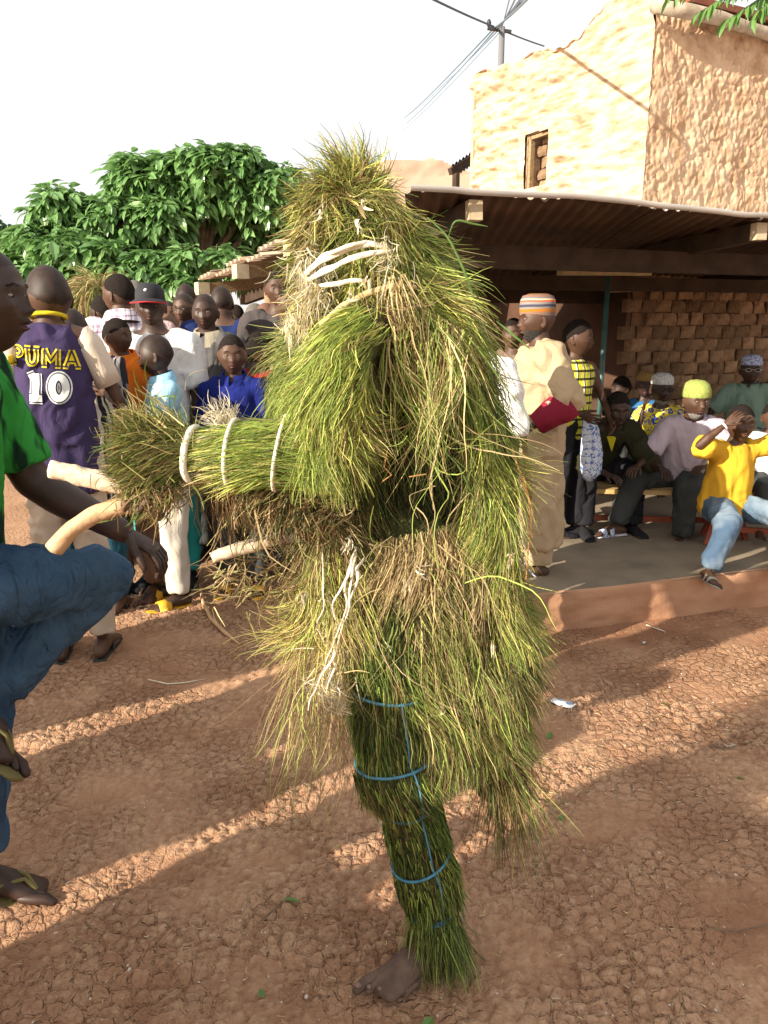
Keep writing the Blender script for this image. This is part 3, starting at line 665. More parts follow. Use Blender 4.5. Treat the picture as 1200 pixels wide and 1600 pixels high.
# window: recess, infill bricks, wooden frame
wm = MB(); RB = Matrix((RD, LD, Vector((0, 0, 1)))).transposed()
wc = LD*Wk+Vector((0, 0, ZT+(Wz0+Wz1)/2)); hgt = Wz1-Wz0
wm.add(*box(wc+RD*.20, (.02, Wh*2+.1, hgt+.1), RB)); win = wm.build('window', m_brick, bld)
for sg in (-1, 1):
    b_ = MB(); b_.add(*box(wc+LD*sg*(Wh+.012)+RD*.09, (.17, .022, hgt+.02), RB)); b_.build('reveal', m_mudp, win)
    b_ = MB(); b_.add(*box(wc+Vector((0, 0, sg*(hgt/2+.012)))+RD*.09, (.17, Wh*2, .022), RB)); b_.build('reveal', m_mudp, win)
m_wood = mat('old_wood', (.22, .14, .075), (.36, .25, .14), scale=9, rough=.85, bump=.4, bscale=60, axis=(1, 8, 8))
for (a, b2) in ((Wh-.02, 0),): 
    b_ = MB(); b_.add(*box(wc+LD*(Wh-.025)+RD*.04, (.05, .04, hgt), RB)); b_.add(*box(wc+Vector((0, 0, hgt/2-.025))+RD*.04, (.05, Wh*2-.05, .035), RB)); b_.build('frame', m_wood, win)
rr = random.Random(5)
n = m_brick.node_tree.nodes; l = m_brick.node_tree.links; oi = n.new('ShaderNodeObjectInfo'); hs = n.new('ShaderNodeHueSaturation'); mr = n.new('ShaderNodeMapRange'); mr.inputs[3].default_value = .65; mr.inputs[4].default_value = 1.45; l.new(oi.outputs['Random'], mr.inputs[0]); l.new(mr.outputs[0], hs.inputs['Value']); l.new(n[m_brick['_mx']].outputs[0], hs.inputs['Color']); l.new(hs.outputs[0], n['Principled BSDF'].inputs['Base Color'])
def brick_mesh(name, sx, sy, sz, seed):
    n_ = 3; V = []; F = []
    for k in range(2):
        for j in range(4):
            for i in range(5):
                x = (i/4-.5)*sx; z = (j/3-.5)*sz; y = 0. if k else -sy
                if k == 0:
                    ed = max(abs(i/4-.5)*2, abs(j/3-.5)*2); y += .012*(ed > .99)
                    y += .016*float(vnoise(np.array((x*26, z*26, seed*3.)), seed)); x += .012*float(vnoise(np.array((x*9, z*9, 5+seed)), 7)); z += .008*float(vnoise(np.array((x*9, z*9, 9+seed)), 8))
                V.append((x, y, z))
    for k, s in ((0, 1), (1, -1)):
        for j in range(3):
            for i in range(4):
                q = (k*20+j*5+i, k*20+j*5+i+1, k*20+(j+1)*5+i+1, k*20+(j+1)*5+i); F.append(q[::s])
    rim = [i for i in range(5)]+[4+5*j for j in (1, 2, 3)]+[15+i for i in (3, 2, 1, 0)]+[5*j for j in (2, 1)]
    for a, b in zip(rim, rim[1:]+rim[:1]): F.append((a, a+20, b+20, b))
    me = bpy.data.meshes.new(name); me.from_pydata(V, [], F); me.materials.append(m_brick); me.update(); return me
bvar = [brick_mesh('brick', .162+.012*rr.uniform(-1, 1), .07, .107, i+1) for i in range(9)]
mj = mat('mud_joint', (.17, .095, .055), (.24, .14, .085), scale=12, rough=1, bump=.5, bscale=60)
wb = [brick_mesh('brick', .15, .05, .10, 30+i) for i in range(3)]
for j in range(5):
    for i in range(2):
        o = link('brick', wb[(i+j) % 3], win); o.location = wc+LD*((i-.5)*.16+(.03 if j % 2 else -.03))+RD*(.165+.012*rr.random())+Vector((0, 0, (j-2)*.112)); o.rotation_euler = (0, rr.uniform(-.05, .05), math.atan2(-LD.y, -LD.x))
# right face: rough plaster above, bare adobe bricks under the roof
Rw = 4.2
def dr(s, t):
    e = fbm(P3(s*5, t*5), 51, 4); r = fbm(P3(s*17, t*13), 55, 3); pit = np.clip(vnoise(P3(s*19, t*15), 57)-.15, 0, 1)
    q = fbm(P3(s*34, t*26), 59, 3); crk = np.abs(fbm(P3(s*4.5, t*3), 66, 3)); return .009*e+.006*r+.006*q-.014*pit*pit*2-.012*np.clip(.06-crk, 0, 1)/.06+.006*np.clip(vnoise(P3(s*40, t*30), 58), 0, 1)
V, F = grid_face(Vector((0, 0, 2.06)), RD, Vector((0, 0, 1)), 400, 190, dr, du=Rw, dv=2.0)
npmesh('front_wall', V, F, m_mud, bld)
jb = MB(); jb.add(*box(RD*2.5+LD*.06+Vector((0, 0, 1.13)), (5.0, .05, 2.0), Matrix.Rotation(math.atan2(RD.y, RD.x), 3, 'Z'))); jb.build('mortar', mj, bld)
rowh = .112
for j in range(16):
    off = (.0 if j % 2 else .085)+rr.uniform(-.02, .02); k = -.02+off
    while k < 2.75:
        if not (k < .07 and j % 2 == 0):
            o = link('brick', bvar[rr.randrange(9)], bld); o.location = RD*k+LD*(.050+rr.uniform(-.010, .012))+Vector((0, 0, .28+j*rowh+rr.uniform(-.006, .006)))
            o.rotation_euler = (rr.uniform(-.03, .03), rr.uniform(-.035, .035), math.atan2(RD.y, RD.x)+rr.uniform(-.03, .03)); o.scale = (rr.uniform(.93, 1.04), 1, rr.uniform(.96, 1.07))
        k += .178+rr.uniform(-.004, .004)
# dark lower wall, left of the corner, and a returning wall that closes the shelter
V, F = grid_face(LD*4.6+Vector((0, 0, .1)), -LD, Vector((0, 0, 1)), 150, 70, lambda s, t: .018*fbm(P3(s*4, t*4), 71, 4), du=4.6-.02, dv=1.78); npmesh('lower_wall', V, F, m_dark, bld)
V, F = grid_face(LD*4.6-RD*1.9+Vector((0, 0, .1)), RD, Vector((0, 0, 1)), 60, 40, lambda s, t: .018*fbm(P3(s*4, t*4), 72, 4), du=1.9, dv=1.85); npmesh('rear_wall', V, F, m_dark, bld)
rf = MB()
for q, (off, zz) in enumerate(((0.02, 4.00), (.03, 4.08))):
    pass
# roof: thick pole along the eave, mud roof edge above it
b_ = MB(); kk = [-.12+.35*i for i in range(16)]
b_.add(*tube([RD*k-LD*(.10+.02*math.sin(k*3))+Vector((0, 0, 4.03+.012*math.sin(k*4.1))) for k in kk], [.052+.006*math.sin(k*5) for k in kk], 12, side=(0, 0, 1), round_ends=False)); b_.build('eave_pole', mat('weathered_pole', (.32, .25, .18), (.45, .38, .30), scale=12, rough=.9, bump=.4, bscale=50), bld, True)
b_ = MB(); b_.add(*box(RD*2.65+LD*.1+Vector((0, 0, 4.12)), (4.9, .5, .05), Matrix.Rotation(math.atan2(RD.y, RD.x), 3, 'Z'))); b_.build('roof_edge', mat('rusty_red_sheet', (.16, .05, .03), (.24, .09, .05), scale=5, rough=.8), bld)

# ------------------------------------------------------------------ tin roof shelter
m_tin = mat('corrugated_tin_rusty', (.06, .034, .022), (.115, .063, .04), scale=3, rough=.72, bump=.2, bscale=60, spec=.3)
m_tint = mat('galvanised_tin', (.55, .55, .54), (.68, .67, .65), scale=5, rough=.5, spec=.5, metal=.25)
m_beam = mat('dark_timber', (.035, .022, .014), (.06, .037, .024), scale=8, rough=.85, bump=.3, bscale=60)
m_beame = mat('cut_timber', (.42, .34, .22), (.52, .43, .30), scale=12, rough=.85, bump=.3, bscale=60)
shel = empty('tin_roof_shelter', (0, 0, 0), 0, 'low open shelter with rusty corrugated tin roof in front of the mud building', 'shelter')
FL = Vector((.12, 3.62, 2.15)); DFR = Vector((1.9, .70, 0)).normalized(); RLEN = 4.6
def roof_pt(a, d):   # a along the front edge, d depth
    sk = DFR*a; n_ = Vector((-DFR.y, DFR.x, 0)); n_ = (n_+DFR*.42).normalized()
    return Vector((FL.x, FL.y, 0))+sk+n_*d+Vector((0, 0, 2.15-.055*d+.018*math.sin(a*1.9+.4)*max(0, 1-d)))
RDEPTH = 3.55
ns = 7; sw = RLEN/ns
for i in range(ns):
    a0 = i*sw-.03; a1 = (i+1)*sw+.03; nu = 60; nv = 16; V = []; F = []
    jog = rr.uniform(-.05, .04)
    for j in range(nv+1):
        for k in range(nu+1):
            a = a0+(a1-a0)*k/nu; d = -.04+jog+(RDEPTH-jog+.04)*j/nv
            p = roof_pt(a, d); p.z += .010*math.sin(a*2*math.pi/.076)+.004*(i % 2)+(.012*math.sin(a*7+i) if j == 0 else 0); V.append(p)
    V2 = [q+Vector((0, 0, .0025)) for q in V]; W_ = nu+1
    for j in range(nv):
        for k in range(nu): F.append((j*W_+k, (j+1)*W_+k, (j+1)*W_+k+1, j*W_+k+1))
    n0 = len(V); F2 = [tuple(q+n0 for q in reversed(f)) for f in F]
    E = [(k, k+1, n0+k+1, n0+k) for k in range(nu)]
    b_ = MB(); b_.add(V+V2, []); b_.f = F+F2+E; b_.mi = [0]*len(F)+[1]*len(F2)+[1]*len(E); b_.build('tin_sheet', [m_tin, m_tint], shel, True)
# folded pale metal strip on the front edge
b_ = MB(); V = []
for k in range(121):
    a = RLEN*k/120; p = roof_pt(a, -.085); w_ = .006*float(vnoise(np.array((a*6, 0, 0)), 3)); V += [p+Vector((0, 0, .016+w_)), p+Vector((0, 0, -.006+w_)), p+Vector((0, 0, -.006+w_))+PN*.03]
b_.add(V, [(3*k, 3*k+1, 3*k+4, 3*k+3) for k in range(120)]+[(3*k+1, 3*k+2, 3*k+5, 3*k+4) for k in range(120)]); b_.build('edge_strip', m_tint, shel, True)
for a in (.30, 1.98, 3.7):   # rafters running back, their cut ends showing at the front
    p0 = roof_pt(a, .03)-Vector((0, 0, .062)); p1 = roof_pt(a-1.1, RDEPTH-.05)-Vector((0, 0, .062)); b_ = MB(); b_.add(*beam(p0, p1, .07, .09)); b_.build('rafter', m_beam, shel)
    b_ = MB(); b_.add(*beam(p0-(p1-p0).normalized()*.05, p0-(p1-p0).normalized()*.002, .066, .086)); b_.build('rafter_end', m_beame, shel)
for d, dz, w_ in ((.62, .165, .12), (1.9, .16, .10), (3.1, .15, .13)):
    p0 = roof_pt(-.02, d)-Vector((0, 0, dz)); p1 = roof_pt(RLEN, d)-Vector((0, 0, dz)); b_ = MB(); b_.add(*beam(p0, p1, .09, w_)); b_.build('purlin', m_beam, shel)
m_post = mat('green_painted_metal', (.02, .06, .06), (.03, .09, .08), scale=20, rough=.45, spec=.5)
pb = onz(925, 800, PZ)
def post(px_, py_, Y, ztop):
    q = at(px_, py_, Y); b_ = MB(); b_.add(*tube([(q.x, q.y, PZ), (q.x, q.y, ztop)], [.017, .017], 14, side=(0, 1, 0), round_ends=False)); return b_.build('post', m_post, shel, True), q
po, pq = post(950, 440, 5.3, 1.90)
b_ = MB(); b_.add(*beam((pq.x-.35, pq.y-.13, 1.93), (pq.x+.30, pq.y+.11, 1.94), .07, .06)); b_.build('bracket', m_beame, shel)
post(1330, 440, 4.2, 2.0)
q = roof_pt(.25, .62); b_ = MB(); b_.add(*tube([(q.x, q.y, PZ-.1), (q.x, q.y, 1.98)], [.024, .024], 14, side=(0, 1, 0), round_ends=False)); b_.build('post', m_post, shel, True)

# ------------------------------------------------------------------ second shelter, to the left and farther back
m_tinp = mat('sunlit_old_tin', (.30, .22, .16), (.42, .32, .24), scale=4, rough=.7, bump=.2, bscale=60)  # lighter brown than the tin of the near roof
sh2 = empty('corrugated_awning', (0, 0, 0), 0, 'small corrugated awning on wooden posts behind the crowd by the tree', 'shelter')
A0 = at(470, 368, 7.2); A1 = at(316, 440, 9.3); dA = (A1-A0); nA = Vector((dA.y*-1, dA.x, 0)).normalized()*-1
if nA.x < 0: nA = -nA
nsh = 6
for i in range(nsh):
    V = []; F = []; nu = 50; st = .04*i
    for k in range(nu+1):
        t = (i+k/nu)/nsh; p = A0+dA*t
        for d in (-.0, 1.2, 2.6):
            V.append(p+nA*(d-.05*(i % 2))+Vector((0, 0, .02*math.sin(t*dA.length*2*math.pi/.11)+.03*(i % 2)+(.12*d))))
    for k in range(nu):
        for j in range(2): F.append((3*k+j, 3*k+j+1, 3*k+4+j, 3*k+3+j))
    n0 = len(V); V += [q+Vector((0, 0, .004)) for q in V]; F += [tuple(q+n0 for q in f[::-1]) for f in F]; F += [(3*k, 3*k+3, n0+3*k+3, n0+3*k) for k in range(nu)]
    b_ = MB(); b_.add(V, F); b_.build('tin_sheet', m_tinp, sh2, True)
for t in (.02, .5, .95):
    p = A0+dA*t; b_ = MB(); b_.add(*beam(p-Vector((0, 0, .10))+nA*.02, p+nA*2.5+Vector((0, 0, .2)), .10, .13)); b_.build('rafter', m_wood, sh2)
    b_ = MB(); b_.add(*beam(p-Vector((0, 0, .10))-nA*.12, p-Vector((0, 0, .10))+nA*.015, .13, .14)); b_.build('rafter_end', m_beame, sh2)
    if t < .9:
        b_ = MB(); b_.add(*tube([(p.x+nA.x*.25, p.y+nA.y*.25, -.02), (p.x+nA.x*.25, p.y+nA.y*.25, p.z-.15)], [.05, .045], 10, side=(0, 1, 0), round_ends=False)); b_.build('post', m_wood, sh2, True)
b_ = MB(); b_.add(*beam(A0+nA*.5-Vector((0, 0, .2)), A1+nA*.5-Vector((0, 0, .2)), .09, .11)); b_.build('purlin', m_beam, sh2)
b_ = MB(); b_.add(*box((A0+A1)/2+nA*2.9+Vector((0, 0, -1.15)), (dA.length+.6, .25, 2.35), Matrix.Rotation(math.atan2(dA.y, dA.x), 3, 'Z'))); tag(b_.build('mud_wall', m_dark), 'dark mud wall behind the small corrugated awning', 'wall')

# background buildings
b_ = MB(); q = at(665, 243, 14); 
V, F = grid_face((-.35, 14, 0), (1, .05, 0), (0, 0, 1), 60, 130, lambda s, t: .03*fbm(P3(s*2, t*2), 81, 4), du=2.3, dv=q.z, hole=lambda s, t: t > q.z-.10+.08*vnoise(P3(s*1.7, s*0), 9)-.10*np.clip(s-1.3, 0, 1))
fb = empty('far_house', (0, 0, 0), 0, 'plain clay walled house rising behind the tin roof, left of the mud building', 'building'); npmesh('wall', V, F, mat('far_clay', (.42, .29, .21), (.50, .36, .27), scale=1.5, rough=.95, bump=.2, bscale=20), fb)
b_.add(*box((.8, 15.6, q.z/2-.15), (2.3, 3.1, q.z-.35))); b_.build('rear_block', MATS['far_clay'], fb)
a = at(706, 258, 10.5); c = at(740, 236, 10.8); b_ = MB(); V = []
for k in range(31):
    t = k/30; p = a.lerp(c, t); z = .015*math.sin(t*40); V += [p+Vector((0, 0, z)), p+Vector((.2, 1.2, z+.12)), p+Vector((0, 0, z-.012)), p+Vector((.2, 1.2, z+.1))]
b_.add(V, [(4*k, 4*k+4, 4*k+5, 4*k+1) for k in range(30)]+[(4*k+2, 4*k+3, 4*k+7, 4*k+6) for k in range(30)]+[(4*k, 4*k+2, 4*k+6, 4*k+4) for k in range(30)]); b_.add(*beam(a-Vector((0.02, 0, .08)), c-Vector((0, 0, .07)), .06, .08))
rb_ = empty('lean_to_roof', (0, 0, 0), 0, 'dark scrap of corrugated lean-to roof beside the mud building wall', 'roof'); b_.build('sheet', m_beam, rb_)
b_ = MB(); b_.add(*tube([(a.x+.1, a.y+.5, 0), (a.x+.1, a.y+.5, a.z)], [.05, .05], 8, side=(0, 1, 0))); b_.build('post', m_beam, rb_)
b_ = MB(); V, F = grid_face((-9, 13.5, 0), (1, -.04, 0), (0, 0, 1), 120, 40, lambda s, t: .03*fbm(P3(s*2, t*2), 83, 3), du=8.5, dv=1.4)
tag(npmesh('compound_wall', V, F, mat('red_clay_wall', (.20, .10, .06), (.28, .15, .09), scale=2, rough=.95, bump=.3, bscale=20)), 'long reddish mud compound wall under the big tree', 'wall')

# ------------------------------------------------------------------ pole and wires
m_wire = mat('blue_cable', (.22, .32, .42), rough=.5); m_wired = mat('dark_cable', (.03, .03, .035), rough=.5); m_pole = mat('grey_pole', (.16, .16, .17), rough=.7)
pp = at(784, 60, 13); up = empty('utility_pole', (pp.x, pp.y, 0), 0, 'thin grey utility pole with insulator arm behind the mud building', 'pole')
b_ = MB(); b_.add(*tube([(0, 0, 0), (0, 0, at(784, 42, 13).z)], [.07, .045], 10, side=(0, 1, 0), round_ends=False)); b_.build('shaft', m_pole, up, True)
b_ = MB(); b_.add(*beam((-.22, 0, at(775, 44, 13).z), (.14, 0, at(775, 44, 13).z-.05), .05, .04)); b_.add(*ellip((-.2, 0, at(775, 40, 13).z+.03), (.035, .035, .06), 8, 6)); b_.build('crossarm', m_wired, up)
def cable(pts, r, m, nm, lab):
    P_ = [Vector(p) for p in pts]; out = []
    for i in range(len(P_)-1):
        n_ = 10
        for k in range(n_): t = k/n_; q = P_[i].lerp(P_[i+1], t); q.z -= .04*4*t*(1-t)*(P_[i+1]-P_[i]).length/14; out.append(q)
    out.append(P_[-1]); b = MB(); b.add(*tube(out, [r]*len(out), 6, side=(0, 0, 1))); return tag(b.build(nm, m, None, True), lab, 'cable', 'overhead electric cables')
cx = at(773, 42, 13)
ends = [(632, 184, 34), (636, 192, 33), (640, 178, 36), (628, 206, 32)]
for i, (x, y, Y) in enumerate(ends):
    e = at(x, y, Y); tops = at(835-i*12, -14, 6.0+.3*i); cable([e, (cx.x+.03*i, cx.y, cx.z-.02*i), tops], (.016, .012, .008, .007)[i], m_wire, 'electric_cable', ('thickest blue cable of the sagging bundle at the pole', 'blue cable hugging the thickest one in the bundle', 'thin blue cable fanning out at the upper side of the bundle', 'thin blue cable hanging lowest in the bundle')[i])
cable([at(655, -12, 9), cx], .014, m_wired, 'electric_cable', 'dark twisted cable coming from the top of the sky to the pole'); cable([cx, at(850, 72, 17)], .014, m_wired, 'electric_cable', 'dark twisted cable going from the pole behind the mud building')

# ------------------------------------------------------------------ trees
m_leaf = mat('mango_leaf', (.12, .25, .08), (.22, .39, .13), scale=7, rough=.27, spec=.7, trans=.30, detail=3)
m_leafy = mat('young_leaf', (.10, .22, .05), (.15, .28, .06), scale=2, rough=.4, spec=.5, trans=.35)
m_bark = mat('bark', (.14, .095, .06), (.22, .16, .11), scale=14, rough=.9, bump=.5, bscale=30)
def leaf_arr(L=.17, W=.078, fold=.3, droop=.35):
    V = [(0, 0, 0)]; F = []; pr = ((.12, .45), (.35, .95), (.62, .9), (.85, .45))
    for u, w in pr:
        z = -droop*L*u*u; V += [(-W*w/2*1.0, u*L, z+fold*W*w*.5), (0, u*L, z), (W*w/2, u*L, z+fold*W*w*.5)]
    V.append((0, L, -droop*L)); F = [(0, 2, 1), (0, 3, 2)]
    for i in range(3):
        a = 1+3*i; F += [(a, a+1, a+4), (a, a+4, a+3), (a+1, a+2, a+5), (a+1, a+5, a+4)]
    a = 10; F += [(a, a+1, 13), (a+1, a+2, 13)]
    return np.array(V), np.array(F)
LV, LF = leaf_arr()
def frames(d, roll):
    d = d/np.linalg.norm(d, axis=1, keepdims=True); upv = np.array((0, 0, 1.)); s = np.cross(d, upv); s /= (np.linalg.norm(s, axis=1, keepdims=True)+1e-6); u = np.cross(s, d)
    c, sn = np.cos(roll)[:, None], np.sin(roll)[:, None]; s2 = s*c+u*sn; u2 = u*c-s*sn
    return np.stack([s2, d, u2], 2)
LV2, LF2 = np.array([(0, 0, 0), (-.037, .055, .012-.006), (0, .055, -.006), (.037, .055, .012-.006), (-.032, .115, .010-.027), (0, .115, -.027), (.032, .115, .010-.027), (0, .17, -.0595)]), np.array([(0, 2, 1), (0, 3, 2), (1, 2, 5), (1, 5, 4), (2, 3, 6), (2, 6, 5), (4, 5, 7), (5, 6, 7)])
def leaves(name, P_, D_, S_, m, parent, LV=LV2, LF=LF2, rolls=.35):
    N = len(P_); M = frames(D_, RNG.normal(0, rolls, N)); V = np.einsum('nij,kj->nki', M, LV)*S_[:, None, None]+P_[:, None, :]
    F = (LF[None]+np.arange(N)[:, None, None]*len(LV)).reshape(-1, 3); o = npmesh(name, V.reshape(-1, 3), F, m, parent, smooth=False); return o
def tree(label, clumps, base, leafscale, nros, m, single=0, limbs=True, yoff=0, twig=True):
    """crown of leaf rosettes on the skins of many overlapping clumps"""
    root = empty('leafy_tree', base, 0, label, 'tree'); C = np.array([c[:3] for c in clumps]); Rr = np.array([c[3] for c in clumps]); P_ = []; D_ = []; S_ = []
    prob = Rr**2/np.sum(Rr**2); k = RNG.choice(len(C), nros, p=prob)
    v = RNG.normal(size=(nros, 3)); v[:, 2] = v[:, 2]*.9+.25; v /= np.linalg.norm(v, axis=1, keepdims=True); rad = Rr[k]*RNG.uniform(.62, 1.08, nros)
    c = C[k]+v*rad[:, None]*np.array((1, 1, .78)); nz = 9
    for i in range(nz):
        a = RNG.uniform(0, 2*math.pi, nros); pit = RNG.uniform(-1.15, .12, nros); h = np.stack([np.cos(a)*np.cos(pit), np.sin(a)*np.cos(pit), np.sin(pit)], 1)
        d = h+v*.45; P_.append(c+RNG.normal(0, .02, (nros, 3))*leafscale+h*.02); D_.append(d); S_.append(leafscale*RNG.uniform(.7, 1.2, nros))
    P_ = np.concatenate(P_)-np.array(base); D_ = np.concatenate(D_); S_ = np.concatenate(S_)
    order = np.argsort(P_[:, 1]) ; singles = []
    if single:
        camd = P_[:, 1]; cand = order[:1400]; pick = RNG.permutation(cand)[:single]; rest = np.setdiff1d(np.arange(len(P_)), pick)
        me = []
        for q in range(3):
            m_ = bpy.data.meshes.new('leaf'); m_.from_pydata([tuple(x) for x in LV*(1+.08*q)], [], [tuple(map(int, f)) for f in LF]); m_.materials.append(m); me.append(m_)
        M = frames(D_[pick], RNG.normal(0, .3, len(pick)))
        for i, q in enumerate(pick):
            o = link('leaf', me[i % 3], root); Mx = Matrix(M[i].tolist()).to_4x4(); o.matrix_local = Matrix.Translation(P_[q].tolist()) @ Mx @ Matrix.Scale(float(S_[q])*1.05, 4)
    else: rest = np.arange(len(P_))
    tag(leaves('crown', P_[rest], D_[rest], S_[rest], m, root), kind='stuff')
    b = MB(); cz = C.mean(0); b0 = np.array(base); top = np.array((0, 0, (C[:, 2].min()+cz[2])/2-b0[2]))
    b.add(*tube([(0, 0, -.05), (.03, .02, top[2]*.5), tuple(top)], [.17, .14, .11], 12, side=(0, 1, 0))); b.build('trunk', m_bark, root, True)
    for i in range(len(C)):
        e = C[i]-b0; mid = top*.45+e*.55+np.array((0, 0, .12)); b = MB(); b.add(*tube([top*.9, mid, e], [.06, .035, .012], 7, side=(0, 1, 0)))
        for q in range(5):
            dv = RNG.normal(size=3); dv[2] = abs(dv[2])*.7; dv = dv/np.linalg.norm(dv)*Rr[i]*.8; s0 = mid*.3+e*.7; b.add(*tube([s0, s0+dv*.5+(0, 0, .03), e*.2+s0*.8+dv], [.016, .011, .006], 5, side=(0, 1, 0)))
        b.build('limb', m_bark, root, True)
    return root
cl = []
for (x, y, r, Y) in ((250, 288, 50, 10.9), (312, 256, 36, 10.8), (372, 262, 42, 11), (436, 292, 42, 11), (462, 335, 36, 11.2), (210, 275, 34, 10.8), (345, 285, 62, 11), (290, 300, 60, 11.2), (400, 320, 62, 11.2), (225, 300, 55, 11), (430, 300, 42, 11.3), (265, 265, 34, 11), (330, 258, 34, 10.8), (205, 258, 22, 11.2), (450, 375, 45, 11.5), (400, 390, 40, 11.6),
                     (185, 355, 55, 10.6), (250, 345, 45, 10.6), (95, 322, 36, 10.6), (75, 330, 25, 10.6), (130, 335, 34, 10.8), (60, 385, 42, 10.4), (115, 400, 55, 10.2), (35, 425, 38, 10.4), (180, 420, 48, 10.1), (80, 450, 50, 10.1),
                     (290, 405, 30, 9.9), (235, 425, 40, 10), (285, 440, 22, 9.8), (345, 400, 26, 10.0), (150, 470, 45, 10), (355, 340, 50, 11.8), (300, 370, 50, 12.3), (235, 390, 60, 12.4), (385, 425, 30, 11.2), (160, 390, 50, 11.5), (335, 395, 50, 12.6), (25, 380, 22, 10.6), (120, 440, 60, 11.5)):
    p = at(x, y, Y); cl.append((p.x, p.y, p.z, r/1200*zdep(p)))
tree('big dark green broad leaved tree with drooping glossy leaves behind the crowd', cl, (-2.6, 11.3, 0), 1.12, 2900, m_leaf, single=300)
cl = []
for (x, y, r, Y) in ((-15, 375, 42, 22), (10, 385, 30, 22), (-40, 420, 60, 23), (8, 430, 35, 22)):
    p = at(x, y, Y); cl.append((p.x, p.y, p.z, r/1200*zdep(p)))
tree('distant dark green tree at the left edge behind the big tree', cl, (-11.5, 22.5, 0), 1.5, 420, mat('far_leaf', (.035, .085, .03), (.06, .12, .04), scale=1, rough=.5, trans=.2))
# overhanging branch in the top right corner
nb = empty('overhanging_tree', (3.6, 3.4, 0), 0, 'fine leaved tree whose branch hangs into the top right corner', 'tree')
b_ = MB(); b_.add(*tube([(0, 0, -.05), (.05, .1, 1.6), (.0, .3, 3.2), (-.3, .6, 4.2)], [.13, .11, .09, .05], 12, side=(0, 1, 0))); b_.build('trunk', m_bark, nb, True)
NL, NF = leaf_arr(.085, .026, .2, .5); meN = bpy.data.meshes.new('leaf'); meN.from_pydata([tuple(x) for x in NL], [], [tuple(map(int, f)) for f in NF]); meN.materials.append(m_leafy)
for (x0, y0, x1, y1, Yb) in ((1235, -60, 1050, -8, 4.3), (1235, -40, 1095, 18, 4.35), (1240, -20, 1135, 34, 4.4), (1245, -8, 1180, 24, 4.3), (1200, -50, 1030, -30, 4.5)):
    a = at(x0, y0, Yb+.1); c = at(x1, y1, Yb); o3 = Vector((3.6, 3.4, 0)); pts = [Vector((-.3, .6, 4.1)), (a-o3), (a-o3).lerp(c-o3, .5)+Vector((0, 0, .03)), c-o3]
    b_ = MB(); b_.add(*tube(pts, [.02, .007, .004, .002], 6, side=(0, 1, 0))); b_.build('twig', m_bark, nb, True)
    for k in range(17):
        t = k/16; p = (a-o3).lerp(c-o3, t); p.z += .03*math.sin(t*3.1)
        for sg in (-1, 1):
            d = Vector((-.6+rr.uniform(-.2, .2), sg*.55, -.75+rr.uniform(-.2, .45))); M = frames(np.array([d]), np.array([rr.uniform(-.5, .5)]))[0]
            o = link('leaf', meN, nb); o.matrix_local = Matrix.Translation(p) @ Matrix(M.tolist()).to_4x4() @ Matrix.Scale(rr.uniform(.75, 1.15), 4)
# ------------------------------------------------------------------ clothes
cloth = lambda n, c, c2=None, **k: MATS[n] if n in MATS else folds(mat(n, c, c2 or tuple(q*.85 for q in c), scale=k.pop('scale', 5), rough=.92, bump=.25, bscale=k.pop('bscale', 260), spec=.12, **k))
c_white = cloth('white_cotton', (.78, .78, .76), (.70, .70, .69)); c_green = mat('green_print', (.008, .03, .015), (.035, .27, .045), scale=9, rough=.85, kind='noise', axis=(2.4, 2.4, .5), edge=(.42, .50), spec=.12, detail=2.)
c_navy = cloth('navy_jersey', (.055, .04, .10), (.04, .03, .075)); c_cream = cloth('cream_cotton', (.62, .52, .42)); c_beige = cloth('beige_cotton', (.55, .45, .35))
c_khaki = cloth('khaki_robe', (.45, .345, .22), (.39, .295, .185)); c_maroon = cloth('maroon_cotton', (.22, .018, .04)); c_orange = cloth('orange_cotton', (.80, .20, .02))
c_sky = cloth('sky_blue_cotton', (.25, .48, .66), (.32, .55, .70)); folds_done = 1; c_royal = cloth('royal_blue_cotton', (.012, .020, .15)); c_grey = cloth('grey_cotton', (.10, .095, .095)); c_olive = cloth('olive_cotton', (.34, .30, .03))
c_jean = mat('blue_denim', (.028, .060, .115), (.065, .125, .205), scale=5, rough=.9, bump=.35, bscale=300, spec=.1, detail=6); folds(c_jean, 1.1, 6.5); folds(c_green, .9, 6.); c_jeanf = mat('faded_denim', (.06, .10, .16), (.19, .25, .31), scale=5, rough=.9, bump=.35, bscale=300, spec=.1, edge=(.42, .62))
folds(c_jeanf); c_teal = cloth('dark_teal_cotton', (.015, .06, .09)); c_tealb = cloth('teal_cotton', (.03, .30, .28)); c_black = cloth('black_cotton', (.014, .014, .017), (.022, .022, .026)); c_dkolive = cloth('dark_olive_cotton', (.035, .034, .018))
c_lav = cloth('lavender_cotton', (.50, .42, .50), (.56, .48, .55)); c_yellow = cloth('yellow_cotton', (.70, .40, .035)); c_mint = cloth('mint_cotton', (.20, .31, .26)); c_charcoal = cloth('charcoal_cotton', (.045, .05, .05), (.065, .07, .07))
c_pale = cloth('pale_trousers', (.60, .55, .48)); c_brown = cloth('brown_cotton', (.17, .10, .07)); c_pink = cloth('pink_cotton', (.6, .42, .40))
m_rub = mat('yellow_rubber', (.62, .33, .02), (.68, .38, .03), rough=.5); m_rubk = mat('dark_rubber', (.03, .028, .025), rough=.6); m_olr = mat('olive_rubber', (.15, .12, .04), rough=.6); m_greyr = mat('grey_rubber', (.30, .27, .22), rough=.7)
m_blu = mat('blue_strap', (.03, .07, .40), (.5, .55, .7), scale=60, kind='voronoi', edge=(.2, .3), rough=.6); m_wsole = mat('white_sole', (.7, .7, .72), rough=.6)
W_, K_, P_, G_ = (.58, .55, .50), (.015, .013, .02), (.10, .02, .05), (.25, .23, .22)
